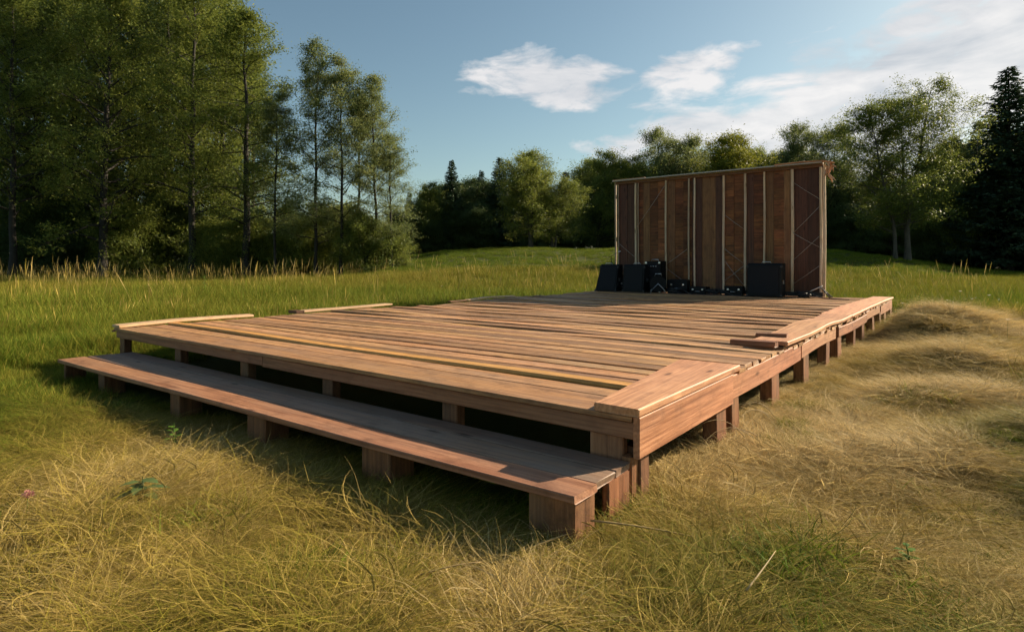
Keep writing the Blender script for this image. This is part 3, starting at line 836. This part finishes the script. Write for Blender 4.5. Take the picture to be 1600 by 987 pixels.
def micstand(x, y, h, label, lean=0.0, rz=0.0):
    t = empty('microphone_stand', at_stage(x, y), TH + rz, label, 'stand')
    for k in range(3):
        a = k * 2.094 + .4
        MB().tube([(0, 0, .22), (.26 * math.cos(a), .26 * math.sin(a), .012)], .009, 6).build('leg', M['rubber'], t, True)
    MB().tube([(0, 0, .12), (lean, 0, h)], .011, 8).build('pole', M['black'], t, True)
    MB().tube([(lean - .08, 0, h - .04), (lean + .22, 0, h + .10)], .008, 6).build('boom', M['black'], t, True)
    MB().tube([(lean + .22, 0, h + .10), (lean + .28, 0, h + .13), (lean + .34, 0, h + .16)], [.016, .022, .018], 8).build('microphone', M['steel'], t, True)
micstand(-7.75, 14.25, 1.15, 'thin black microphone stand behind the leftmost loudspeaker')

# black fallen stand near right end of the wall
t = empty('folded_stand', at_stage(-1.75, 14.2), TH, 'folded black tripod stand at the right foot of the wall', 'stand')
MB().tube([(-.25, .0, .05), (.3, -.1, .32)], .014, 6).build('pole', M['steel'], t, True)
for k in range(3): MB().tube([(.25, -.08, .3), (.5, -.25 + k * .2, .014)], .012, 6).build('leg', M['black'], t, True)

# ------------------------------------------------------------------ trees
def leaves(C, S, per, size, seed, flat=.35, elong=1.0, tone_by=None):
    r = np.random.default_rng(seed)
    n = len(C) * per
    c = np.repeat(C, per, 0); s = np.repeat(S, per, 0)
    p = c + r.normal(0, 1, (n, 3)) * s
    nrm = r.normal(0, 1, (n, 3)); nrm[:, 2] = np.abs(nrm[:, 2]) + flat
    nrm /= np.linalg.norm(nrm, axis=1)[:, None]
    a = np.cross(nrm, r.normal(0, 1, (n, 3))); a /= np.linalg.norm(a, axis=1)[:, None] + 1e-9
    b = np.cross(nrm, a)
    L = size * np.exp(r.normal(0, .35, n))[:, None] * elong; W = size * r.uniform(.35, .6, n)[:, None]
    V = np.stack([p - a * L * .5, p + b * W * .5 - a * L * .05, p + a * L * .5, p - b * W * .5 - a * L * .05], 1).reshape(-1, 3)
    F = np.arange(n * 4).reshape(-1, 4)
    ct = np.repeat(r.uniform(0, 1, len(C)), per)
    tone = np.clip(ct * .55 + r.uniform(0, 1, n) * .45, 0, 1)
    return V, F, np.repeat(tone, 4)

def broadleaf(seed, h, cb, rad, nbr, sub, per, size, shape='oval', up=.75, trunk_r=.2, forks=1, sig=.33, gap=0.0, lean=0):
    r = np.random.default_rng(seed)
    TV = []; TF = []; nv = 0; C = []; S = []
    def addtube(P, rr, k):
        nonlocal nv
        v, f = tube_arr(np.asarray(P, float), np.asarray(rr, float), k); TV.append(v); TF.append(f + nv); nv += len(v)
    for fk in range(forks):
        az0 = r.uniform(0, 6.28); sp = 0 if forks == 1 else r.uniform(.10, .2)
        hh = h * (1 if fk == 0 else r.uniform(.82, .95))
        n = 12; zz = np.linspace(0, hh, n)
        ox = np.cumsum(r.normal(0, .02 * h / n * 3, n)) * .5; oy = np.cumsum(r.normal(0, .02 * h / n * 3, n)) * .5
        ox -= ox[0]; oy -= oy[0]
        tz = np.clip(zz / hh, 0, 1)
        path = np.stack([ox + sp * math.cos(az0) * zz * sstep(tz, .05, .6) + (fk * .5 * math.cos(az0)) + lean * zz * tz, oy + sp * math.sin(az0) * zz * sstep(tz, .05, .6) + (fk * .5 * math.sin(az0)), zz - .3], -1)
        tr = trunk_r * (1 - tz) ** .85 + .012; tr[0] *= 1.5
        if fk: tr *= .75
        addtube(path, tr, 8)
        for i in range(nbr):
            t = cb + (1 - cb) * ((i + r.uniform(0, 1)) / nbr) ** .9
            if r.uniform() < gap: continue
            q = (t - cb) / (1 - cb)
            if shape == 'oval': pr = math.sin(math.pi * min(1, max(.04, q * .86 + .12))) ** .6
            elif shape == 'column': pr = (.55 + .45 * math.sin(math.pi * min(1, q + .1))) * (1 - q ** 4 * .75)
            elif shape == 'dome': pr = (1 - q ** 2.2) ** .6 * .9 + .1
            else: pr = 1 - q * .8
            az = i * 2.4 + r.uniform(-.5, .5)
            el = up * r.uniform(.5, 1.25) * (.6 + .6 * q)
            L = rad * pr * r.uniform(.65, 1.2) + .2
            p0 = np.array([np.interp(t * hh, zz, path[:, j]) for j in range(3)])
            m = 6; P = [p0]
            d = np.array([math.cos(az) * math.cos(el), math.sin(az) * math.cos(el), math.sin(el)])
            for s_ in range(m - 1):
                d = d + r.normal(0, .13, 3) + np.array([0, 0, -.05]); d /= np.linalg.norm(d)
                P.append(P[-1] + d * L / (m - 1))
            P = np.array(P); rb = trunk_r * (1 - t) * .42 + .012
            addtube(P, np.linspace(rb, .006, m), 5)
            for s_ in range(sub):
                q2 = r.uniform(.3, 1.0); pb = np.array([np.interp(q2 * (m - 1), np.arange(m), P[:, j]) for j in range(3)])
                dd = d * .6 + r.normal(0, .75, 3); dd[2] += .1; dd /= np.linalg.norm(dd)
                L2 = (.18 * L + .25) * r.uniform(.6, 1.4)
                pe = pb + dd * L2
                addtube(np.array([pb, (pb + pe) / 2 + r.normal(0, .03, 3), pe]), [.010, .007, .003], 3)
                C.append(pe); S.append([sig, sig, sig * .75])
                C.append((pb + pe) / 2); S.append([sig * .8, sig * .8, sig * .6])
        C.append(path[-1]); S.append([sig * .7] * 3)
    C = np.array(C); S = np.array(S) * r.uniform(.6, 1.3, (len(C), 1))
    lv = leaves(C, S, per, size, seed + 5)
    return (np.concatenate(TV), np.concatenate(TF)), lv

def conifer(seed, h, rad, nwh, size):
    r = np.random.default_rng(seed)
    TV = []; TF = []; nv = 0
    zz = np.linspace(-.3, h, 10)
    v, f = tube_arr(np.stack([zz * 0, zz * 0, zz], -1), .018 * h * (1 - np.clip(zz / h, 0, 1)) + .01, 7); TV.append(v); TF.append(f); nv = len(v)
    C = []; D = []
    for i in range(nwh):
        t = .06 + .94 * (i / nwh); z = t * h + r.uniform(-.1, .1); R_ = rad * (1 - t) ** .8 * r.uniform(.8, 1.1) + .12
        nb = 7 if t < .85 else 5
        for k in range(nb):
            az = k * 6.283 / nb + i * .8 + r.uniform(-.35, .35); z = t * h + r.uniform(-.14, .14); L = R_ * r.uniform(.7, 1.15)
            m = 5; ss = np.linspace(0, 1, m)
            drop = -.35 * (1 - t) + .15 * t
            P = np.stack([math.cos(az) * L * ss, math.sin(az) * L * ss, z + L * (drop * ss + .28 * ss ** 2)], -1)
            v, f = tube_arr(P, np.linspace(.02 * (1 - t) + .01, .004, m), 3); TV.append(v); TF.append(f + nv); nv += len(v)
            ns = max(4, int(L / .10))
            for s_ in np.linspace(.12, 1, ns):
                p = np.array([np.interp(s_ * (m - 1), np.arange(m), P[:, j]) for j in range(3)])
                for sd in (-1, 1):
                    a2 = az + sd * r.uniform(.5, 1.1)
                    l2 = (.16 + .34 * L * (1 - s_) * .8) * r.uniform(.7, 1.2)
                    dv = np.array([math.cos(a2), math.sin(a2), -.25 + r.normal(0, .18)])
                    for q in np.linspace(.15, 1, max(2, int(l2 / .13))):
                        C.append(p + dv * l2 * q); D.append(dv + r.normal(0, .25, 3))
    C = np.array(C); D = np.array(D); n = len(C)
    D /= np.linalg.norm(D, axis=1)[:, None]
    sd = np.cross(D, r.normal(0, 1, (n, 3)) * .5 + np.array([0, 0, 1.])); sd /= np.linalg.norm(sd, axis=1)[:, None] + 1e-9
    L = size * r.uniform(.7, 1.3, n)[:, None]; W = L * .26
    V = np.stack([C - D * L * .4, C + sd * W, C + D * L * .6, C - sd * W], 1).reshape(-1, 3)
    tone = np.repeat(np.clip(.35 + r.normal(0, .2, n), 0, 1), 4)
    return (np.concatenate(TV), np.concatenate(TF)), (V, np.arange(n * 4).reshape(-1, 4), tone)

PROTO = {}
def proto(key, data, leafm, barkm):
    (tv, tf), (lv, lf, tone) = data
    me1 = mesh_np(key + '_trunk', tv, tf, None, True); me1.materials.append(M[barkm])
    me2 = mesh_np(key + '_crown', lv, lf, {'tone': ('FLOAT', tone)}); me2.materials.append(M[leafm])
    PROTO[key] = (me1, me2, float(lv[:, 2].max()))

# tall airy birches and poplars of the left wood
proto('birch_a', broadleaf(101, 22, .30, 3.3, 50, 11, 24, .155, 'column', .95, .20, 1, .30, .1), 'leaf_olive', 'bark')
proto('birch_b', broadleaf(102, 22, .20, 3.8, 56, 11, 24, .155, 'column', .85, .22, 1, .32, .05), 'leaf_olive', 'bark')
proto('birch_c', broadleaf(103, 20, .20, 3.3, 46, 12, 28, .14, 'column', .9, .13, 1, .30, .12), 'leaf_grey', 'bark')
proto('birch_d', broadleaf(104, 20, .14, 3.5, 50, 12, 28, .14, 'column', .85, .14, 1, .30, .12, .02), 'leaf_grey', 'bark')
proto('poplar_big', broadleaf(105, 24, .10, 5.2, 70, 12, 24, .18, 'column', .8, .32, 1, .38, .05), 'leaf_olive', 'bark')
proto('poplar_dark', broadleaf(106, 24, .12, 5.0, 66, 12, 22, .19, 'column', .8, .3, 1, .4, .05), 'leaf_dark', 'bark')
# rounded trees
proto('round_a', broadleaf(111, 13, .14, 4.2, 46, 12, 24, .165, 'dome', .6, .25, 2, .36, 0), 'leaf_olive', 'bark')
proto('round_b', broadleaf(112, 13, .10, 4.4, 50, 12, 24, .165, 'dome', .7, .25, 2, .36, 0), 'leaf_grey', 'bark')
proto('round_c', broadleaf(113, 12, .10, 4.2, 50, 12, 24, .165, 'dome', .6, .2, 2, .36, 0), 'leaf_bright', 'bark')
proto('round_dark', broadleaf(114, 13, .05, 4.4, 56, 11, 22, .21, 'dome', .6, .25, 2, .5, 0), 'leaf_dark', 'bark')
proto('maple', broadleaf(131, 17, .20, 4.6, 42, 13, 24, .16, 'oval', .85, .2, 3, .32, .08), 'leaf_olive', 'bark_grey')
proto('lime', broadleaf(132, 12, .16, 3.4, 44, 12, 22, .16, 'oval', .7, .2, 2, .34, 0), 'leaf_olive', 'bark_grey')
proto('shrub_a', broadleaf(121, 5, .02, 2.4, 34, 11, 22, .14, 'column', .9, .06, 3, .36, 0), 'leaf_olive', 'bark')
proto('shrub_b', broadleaf(122, 5, .02, 2.6, 34, 11, 22, .14, 'column', .9, .06, 3, .32, .1), 'leaf_olive', 'bark')
proto('spruce_a', conifer(201, 14, 3.0, 62, .24), 'needle', 'bark')
proto('spruce_b', conifer(202, 14, 2.4, 56, .24), 'needle', 'bark')

def tree(name, key, X, Y, h, wscale=None, label=None, cat='tree', group=None, rz=None):
    me1, me2, h0 = PROTO[key]
    s = h / h0; ws = s * (wscale or 1)
    rz = random.uniform(0, 6.28) if rz is None else rz
    o = empty(name, (X, Y, gz(X, Y)), rz, label, cat, group)
    o.scale = (ws, ws, s)
    for nm, me in (('trunk', me1), ('crown', me2)):
        c = bpy.data.objects.new(nm, me); COL.objects.link(c); c.parent = o
    return o

F = 934.0
def place(u, Y, vtop):
    X = (u - 800) / F * Y
    return X, Y, CAM_H + (410 - vtop) / F * Y - gz(X, Y)

def T(name, key, u, Y, vtop, label, ws=1, cat='tree', group=None, rz=None):
    X, Y, h = place(u, Y, vtop)
    return tree(name, key, X, Y, h, ws, label, cat, group, rz)

# --- left wood, nearest row
T('birch_tree', 'poplar_big', 158, 50, -90, 'thick trunked dark tree, tallest of the left wood', 1, rz=1.0)
T('birch_tree', 'birch_b', 20, 49, -60, 'dense olive tree at the far left edge of the wood', 1.1, rz=2.0)
T('birch_tree', 'birch_b', 300, 51, -70, 'tall dense tree with a yellowish crown right of the thick trunk', 1.15, rz=.3)
T('birch_tree', 'birch_b', 385, 50, 5, 'tall tree forming the right shoulder of the dense left wood', 1.4, rz=4.1)
T('slender_birch', 'birch_c', 430, 49, 140, 'slender airy birch, shortest of the four slim ones left of the gap', 1.25, rz=2.5)
T('slender_birch', 'birch_d', 494, 49, 52, 'slender birch with a straight dark trunk and a high leafy top', 1.1, rz=1.2)
T('slender_birch', 'birch_c', 533, 48.5, 76, 'slender birch with a slightly curved trunk beside the rightmost one', 1.15, rz=5.0)
T('slender_birch', 'birch_d', 588, 50, 112, 'rightmost slender birch, leaning toward the open meadow', 1.2, rz=3.3)
T('slender_birch', 'birch_d', 560, 52, 130, 'slender birch standing behind the two rightmost slim ones', 1.3, rz=.8)
T('willow_tree', 'birch_d', 612, 49.5, 205, 'low airy willow tree leaning out at the right end of the slim birches', 1.55)
T('willow_shrub', 'shrub_b', 572, 49, 318, 'pale willow bush under the rightmost slender birch', 1.1, 'bush')
T('willow_shrub', 'shrub_b', 625, 50.5, 350, 'low olive bush at the right foot of the slender birches', .9, 'bush')
T('willow_shrub', 'shrub_b', 463, 52, 330, 'low olive bush between the first two slender birches', 1.2, 'bush')
T('willow_shrub', 'shrub_a', 520, 54, 300, 'dim olive bush behind the two middle slender birches', 1.1, 'bush')
T('willow_shrub', 'shrub_a', 405, 53, 318, 'dim bush at the foot of the shoulder tree', 1.1, 'bush')
T('willow_shrub', 'shrub_a', 335, 52, 330, 'dark bush under the yellowish tall tree', 1.1, 'bush')
T('willow_shrub', 'shrub_b', 218, 53, 300, 'wide olive bush right of the thick trunk', 1.1, 'bush')
# deeper rows: one look, nothing to tell them apart
gw = 'crowded dark trees deep in the left wood'
lw = 'dark tall tree standing deep inside the crowded left wood'
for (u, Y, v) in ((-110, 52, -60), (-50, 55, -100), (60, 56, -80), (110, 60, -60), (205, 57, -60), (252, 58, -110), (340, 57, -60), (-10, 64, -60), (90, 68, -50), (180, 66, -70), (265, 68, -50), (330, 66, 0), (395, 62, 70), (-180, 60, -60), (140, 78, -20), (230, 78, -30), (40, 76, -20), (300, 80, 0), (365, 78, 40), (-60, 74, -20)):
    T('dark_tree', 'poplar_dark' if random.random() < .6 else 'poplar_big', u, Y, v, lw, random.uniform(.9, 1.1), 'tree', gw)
lu = 'dark undergrowth bush below the crowded left wood'
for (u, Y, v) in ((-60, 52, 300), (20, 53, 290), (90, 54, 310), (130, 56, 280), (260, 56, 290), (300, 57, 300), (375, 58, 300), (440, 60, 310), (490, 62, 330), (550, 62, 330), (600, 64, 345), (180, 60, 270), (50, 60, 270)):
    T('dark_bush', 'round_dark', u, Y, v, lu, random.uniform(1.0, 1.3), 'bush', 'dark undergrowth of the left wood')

# --- trees beyond the hill
T('spruce_tree', 'spruce_a', 706, 84, 250, 'pointed dark spruce left of the gap in the far trees, first of the far trio', 1.0)
T('spruce_tree', 'spruce_b', 752, 88, 266, 'narrow spruce in the middle of the far trio', 1.1)
T('spruce_tree', 'spruce_a', 781, 84, 246, 'dark spruce just left of the twin trunk tree on the hill', 1.2)
T('far_tree', 'round_a', 676, 84, 280, 'small dim rounded tree at the left end of the far tree line', .9)
T('far_tree', 'round_b', 735, 86, 280, 'small dim tree filling the gap between the first two spruces', .8)
T('twin_trunk_tree', 'lime', 830, 67, 220, 'leafy tree with two pale trunks on top of the hill', 1.15, rz=.6)
T('twin_trunk_tree', 'lime', 862, 68, 258, 'smaller leafy tree leaning against the twin trunk tree', 1.15, rz=2.2)
T('far_tree', 'round_a', 934, 82, 225, 'rounded olive tree left of the backdrop wall', 1.0)
T('far_tree', 'round_a', 992, 84, 238, 'low olive tree right beside the left end of the backdrop wall', 1.0)
T('far_tree', 'round_b', 1060, 86, 190, 'greyish airy tree above the left half of the backdrop wall', .95)
T('yellow_tree', 'round_c', 1148, 80, 198, 'bright yellow green tree above the middle of the backdrop wall', 1.15)
T('far_tree', 'round_b', 1226, 88, 220, 'low grey green tree between the yellow tree and the tall grey one', .8)
T('far_tree', 'round_b', 1278, 84, 176, 'tall grey green tree above the right end of the backdrop wall', .95)
T('far_tree', 'round_a', 1318, 82, 240, 'olive tree just right of the backdrop wall', .8)
T('maple_tree', 'maple', 1418, 58, 96, 'large open crowned tree with a pale trunk on the right slope', 1.22, rz=2.6)
T('far_tree', 'round_a', 1500, 70, 205, 'olive tree between the open crowned tree and the dark spruce', .8)
T('spruce_tree', 'spruce_a', 1576, 66, 104, 'tall black spruce at the right edge of the picture', 1.3)
T('spruce_tree', 'spruce_b', 1530, 72, 190, 'lower dark spruce left of the tall black one', 1.2)
T('spruce_tree', 'spruce_a', 1640, 66, 150, 'dark spruce standing outside right, its boughs at the picture edge', 1.1)
fg = 'dark trees of the far tree line'
fl = 'dim green tree filling the far tree line'
for (u, Y, v, k) in [(640, 92, 300, 1), (662, 96, 290, 0), (690, 90, 278, 0), (722, 86, 276, 0), (735, 94, 272, 0), (765, 86, 274, 0), (800, 90, 262, 0), (825, 92, 270, 1), (850, 90, 275, 0), (884, 90, 268, 1), (905, 92, 255, 0), (940, 90, 262, 0), (965, 92, 252, 1), (990, 94, 262, 0), (1020, 92, 250, 0), (1045, 90, 250, 1),
                     (1075, 92, 240, 0), (1100, 94, 235, 1), (1130, 94, 235, 0), (1160, 94, 240, 0), (1190, 92, 240, 1), (1215, 94, 235, 0), (1245, 92, 230, 0), (1270, 94, 230, 1), (1300, 84, 245, 0), (1325, 88, 232, 1), (1345, 84, 240, 0), (1370, 82, 235, 1), (1395, 82, 230, 0), (1420, 80, 240, 0), (1445, 80, 225, 1), (1470, 78, 220, 0),
                     (1495, 76, 215, 1), (1515, 78, 215, 0), (1545, 74, 205, 0), (1570, 76, 200, 1), (1600, 74, 190, 0), (1625, 72, 200, 0), (1670, 70, 180, 1), (1720, 68, 170, 0)]:
    T('shaded_tree', 'spruce_b' if k else ('round_a' if (u > 880 and random.random() < .5) else 'round_dark'), u, Y, v - (14 if (880 < u < 1200 and not k) else 0) + (26 if 1310 < u < 1490 else 0), fl, random.uniform(1.15, 1.5), 'tree', fg)
lowg = 'dark thicket bushes at the foot of the far trees'
for i in range(34):
    u = 620 + i * 31 + random.uniform(-8, 8)
    if u > 1700: break
    Y = np.interp(u, [620, 1250, 1350, 1600], [84, 84, 76, 68]) + random.uniform(-1.5, 2)
    T('thicket_bush', 'round_dark', u, float(Y), float(np.interp(u, [620, 850, 1300, 1500, 1700], [335, 318, 320, 300, 290])) + random.uniform(-12, 12), 'dark thicket bush at the foot of the far trees', 1.5, 'bush', lowg)

# ------------------------------------------------------------------ small plants, twigs, flowers
def leafplant(name, X, Y, h, n, label, cat='weed', mat='herb', seed=0, w=.05, flat=.5, group=None):
    r = np.random.default_rng(seed)
    z0 = gz(X, Y); t = empty(name, (X, Y, z0), 0, label, cat, group)
    MB().tube([(0, 0, -.02), (.01, 0, h * .5), (.0, .01, h)], [.006, .005, .002], 5).build('stem', M[mat], t, True)
    V = []; Fq = []; tn = []
    for i in range(n):
        a = i * 2.4 + r.uniform(-.3, .3); z = h * (.1 + .85 * i / n); L = w * 3 * r.uniform(.7, 1.2) * (1 - .4 * i / n)
        d = np.array([math.cos(a), math.sin(a), flat]); d /= np.linalg.norm(d); sd = np.array([-math.sin(a), math.cos(a), 0])
        pts_ = []
        for q, ww in ((0, .1), (.35, 1), (.7, .8), (1, .05)):
            c = np.array([0, 0, z]) + d * L * q + np.array([0, 0, -.35 * L * q * q])
            pts_ += [c - sd * w * .5 * ww, c + sd * w * .5 * ww]
        b0 = len(V); V += pts_
        for q in range(3): Fq.append((b0 + q * 2, b0 + q * 2 + 1, b0 + q * 2 + 3, b0 + q * 2 + 2))
        tn += [r.uniform(0, 1)] * 8
    me = mesh_np('leaves', np.array(V), np.array(Fq), {'tone': ('FLOAT', tn)}, True); me.materials.append(M[mat])
    o = bpy.data.objects.new('leaves', me); COL.objects.link(o); o.parent = t
    return t
leafplant('leafy_weed', -2.75, 4.85, .24, 16, 'small bright green weed before the middle of the step', seed=1, w=.035)
leafplant('leafy_weed', -2.2, 3.55, .16, 14, 'dark broad leaved weed lying in the matted grass at lower left', mat='leaf_dark', seed=2, w=.06, flat=.3)
leafplant('tall_weed', -12.6, 24.5, .95, 26, 'tall green weed sticking up before the left wood', seed=3, w=.09)
leafplant('tall_weed', -14.9, 24.5, .95, 20, 'tall dry weed left of the green one before the left wood', seed=4, w=.05, mat='dry_stalk')
leafplant('leafy_weed', 1.95, 2.95, .13, 12, 'fresh green weed in the dry grass at lower right', seed=5, w=.03)

def flower(X, Y, h, rr, mat, label, group=None, dome=True):
    z0 = gz(X, Y); t = empty('wild_flower', (X, Y, z0), 0, label, 'flower', group)
    MB().tube([(0, 0, -.02), (.01, 0, h)], [.003, .002], 5).build('stem', M['herb'], t)
    r = np.random.default_rng(int(X * 100) % 9999 + 1)
    if dome:
        n = 90; d = r.normal(0, 1, (n, 3)); d[:, 2] = np.abs(d[:, 2]); d /= np.linalg.norm(d, axis=1)[:, None]
        sd = np.cross(d, (0, 0, 1)); sd /= np.linalg.norm(sd, axis=1)[:, None] + 1e-6
        c = np.array([.01, 0, h])
        V = np.stack([c + d * rr * .2, c + d * rr * .8 + sd * rr * .15, c + d * rr * 1.1, c + d * rr * .8 - sd * rr * .15], 1).reshape(-1, 3); Fq = np.arange(n * 4).reshape(-1, 4)
        tn = np.repeat(r.uniform(0, 1, n), 4)
    else:
        n = 12; V = []; c = np.array([.01, 0, h])
        for i in range(n):
            a = i * 6.283 / n; d = np.array([math.cos(a), math.sin(a), .25]); sd = np.array([-math.sin(a), math.cos(a), 0])
            V += [c, c + d * rr * .6 + sd * rr * .2, c + d * rr, c + d * rr * .6 - sd * rr * .2]
        V = np.array(V); Fq = np.arange(n * 4).reshape(-1, 4); tn = np.repeat(r.uniform(.3, 1, n), 4)
    me = mesh_np('blossom', V, Fq, {'tone': ('FLOAT', tn)}); me.materials.append(M[mat])
    o = bpy.data.objects.new('blossom', me); COL.objects.link(o); o.parent = t
flower(-2.70, 3.32, .17, .035, 'petal_pink', 'pink clover blossom in the grass at the lower left corner')
flower(-5.75, 8.62, .5, .035, 'petal_pink', 'pink clover blossom beside the left corner of the stage')
for i, (u, v) in enumerate(((1524, 466), (1518, 481), (1574, 505), (1560, 470), (1480, 470), (1545, 488), (1590, 478), (1440, 474), (1410, 478), (1500, 490), (830, 440), (905, 443), (690, 446))):
    Yw = F * (CAM_H - .45) / (v - 410 + 1e-6); Xw = (u - 800) / F * Yw
    flower(Xw, Yw, .48, .04, 'petal_white', 'small white daisy scattered in the green meadow', 'white daisies in the meadow', False)

def twig(X, Y, L, az, el, r0, label, bend=.1, dz=.05, mat='dry_stalk', name='dry_twig'):
    z0 = gz(X, Y) + dz
    n = 8; s = np.linspace(0, 1, n)
    P = np.stack([math.cos(az) * math.cos(el) * L * s - math.sin(az) * bend * L * s * s, math.sin(az) * math.cos(el) * L * s + math.cos(az) * bend * L * s * s, L * (math.sin(el) * s - bend * 1.2 * s * s)], -1)
    m = MB().tube(P, np.linspace(r0, r0 * .35, n), 6)
    o = m.build(name, M['bark_grey' if mat == 'bark' else mat], None, True); o.location = (X, Y, z0)
    a = o.data.attributes.new('tone', 'FLOAT', 'POINT'); a.data.foreach_set('value', np.full(len(o.data.vertices), .6, np.float32))
    return tag(o, label, 'twig')
twig(.05, 3.02, .28, .35, .25, .008, 'dry stick leaning at the foot of the front step post')
twig(.42, 3.2, .7, -.25, .02, .006, 'long dry stalk lying beside the near corner of the step', .12, .12)
twig(.98, 2.5, .34, .75, .22, .005, 'pale dry stalk lying in the grass right of the bottom centre', .06, .09)
twig(-.42, 2.75, .3, .1, .3, .005, 'thin reddish stalk at the bottom left of the step corner', .2, .08)
for i, (X, Y, L, az, el) in enumerate(((1.85, 4.75, .6, 2.7, .9), (1.9, 4.7, .55, 2.9, .7), (1.95, 4.75, .45, 2.5, .5), (2.35, 5.35, .5, 2.6, 1.0), (2.3, 5.3, .45, 2.9, .8))):
    tag(twig(X, Y, L, az, el, .0035, None, .55, .1, name='arching_blade'), 'pale arching dry blade drooping beside the right side posts', 'grass blade', 'arching dry blades by the side posts')

# ------------------------------------------------------------------ sky, sun
SUN_AZ = R(26)      # from +X towards +Y
SUN_EL = R(26)
w = bpy.data.worlds.new('World'); scene.world = w; w.use_nodes = True
nt = NT(w.node_tree); bg = w.node_tree.nodes['Background']
sky = nt.new('ShaderNodeTexSky', sky_type='NISHITA'); sky.sun_disc = False
sky.sun_elevation = SUN_EL; sky.sun_rotation = math.pi / 2 - SUN_AZ
sky.altitude = 200; sky.air_density = 1.0; sky.dust_density = 1.2; sky.ozone_density = 1.6
tc = nt.new('ShaderNodeTexCoord').outputs['Generated']
sep = nt.new('ShaderNodeSeparateXYZ'); nt.link(tc, sep.inputs[0])
az = nt.math('ARCTAN2', sep.outputs[0], sep.outputs[1]); el = nt.math('ARCSINE', sep.outputs[2])
def ell(a0, e0, ra, re, tilt=0.0):
    da = nt.math('SUBTRACT', az, a0)
    de = nt.math('SUBTRACT', nt.math('SUBTRACT', el, e0), nt.math('MULTIPLY', da, tilt))
    d = nt.math('ADD', nt.math('POWER', nt.math('ABSOLUTE', nt.math('DIVIDE', da, ra)), 2.0), nt.math('POWER', nt.math('ABSOLUTE', nt.math('DIVIDE', de, re)), 2.0))
    return nt.math('SUBTRACT', 1.0, d, clamp=False)
def mx_(a, b): return nt.math('MAXIMUM', a, b)
comb = nt.new('ShaderNodeCombineXYZ'); nt.link(nt.math('MULTIPLY', az, 5.5), comb.inputs[0]); nt.link(nt.math('MULTIPLY', el, 15.0), comb.inputs[1])
n1 = nt.noise(comb.outputs[0], 1.5, 9, .58, .35)
n2 = nt.noise(comb.outputs[0], .8, 5, .55, 1.0)
m1 = ell(.080, .292, .155, .045, -.03)
m1 = mx_(m1, nt.math('MULTIPLY', ell(.275, .290, .10, .040, .2), .9))
m2 = nt.math('MULTIPLY', ell(.60, .225, .44, .115, .20), 1.45)
m3 = ell(.60, .325, .14, .028, .25)
m4 = nt.math('MULTIPLY', ell(.34, .205, .24, .05, .12), 1.0)
mask = mx_(mx_(m1, m2), mx_(m3, m4))
mask = mx_(mask, -1.2)
cl = nt.math('ADD', nt.math('MULTIPLY', mask, .62), nt.math('MULTIPLY', nt.math('SUBTRACT', n1, .47), 3.0))
cf = nt.ramp(cl, [(.08, (0, 0, 0)), (.62, (1, 1, 1))])
shade = nt.ramp(nt.math('ADD', nt.math('MULTIPLY', n2, .6), nt.math('MULTIPLY', n1, .5)), [(.40, (.50, .53, .58)), (.66, (.86, .83, .82))])
SKYG = 10.5 # cloud radiance in sky units
cc = nt.new('ShaderNodeVectorMath', operation='SCALE'); nt.link(shade, cc.inputs[0]); cc.inputs['Scale'].default_value = SKYG
skc = nt.mix(1.0, sky.outputs[0], (1.22, 1.27, 1.08, 1), 'MULTIPLY')
final = nt.mix(nt.math('MULTIPLY', cf, .88), skc, cc.outputs[0])
nt.link(final, bg.inputs['Color']); bg.inputs['Strength'].default_value = .054

sd = bpy.data.lights.new('sun', 'SUN'); sd.energy = 5.0; sd.angle = R(.5); sd.color = (1.0, .84, .62)
so = bpy.data.objects.new('sun', sd); COL.objects.link(so)
v = Vector((math.cos(SUN_AZ) * math.cos(SUN_EL), math.sin(SUN_AZ) * math.cos(SUN_EL), math.sin(SUN_EL)))
so.rotation_euler = v.to_track_quat('Z', 'Y').to_euler(); so.location = (20, 10, 20)

# ------------------------------------------------------------------ camera
cd = bpy.data.cameras.new('camera'); cam = bpy.data.objects.new('camera', cd); COL.objects.link(cam)
cd.sensor_width = 36; cd.lens = 36 * 934 / 1600
cd.shift_y = -(493.5 - 410) / 1600
cd.clip_start = .05; cd.clip_end = 3000
cam.location = (0, 0, CAM_H); cam.rotation_euler = (R(90), 0, 0)
scene.camera = cam

vs = scene.view_settings
vs.view_transform = 'Standard'; vs.look = 'None'; vs.exposure = .95; vs.gamma = 1; vs.use_curve_mapping = False
scene.cycles.max_bounces = 4; scene.cycles.use_adaptive_sampling = True; scene.cycles.adaptive_threshold = .04; w.cycles.sampling_method = 'MANUAL'; w.cycles.sample_map_resolution = 512; scene.cycles.transparent_max_bounces = 4; scene.cycles.diffuse_bounces = 2; scene.cycles.glossy_bounces = 1; scene.cycles.transmission_bounces = 2
scene.cycles.use_denoising = True
scene.render.use_persistent_data = False
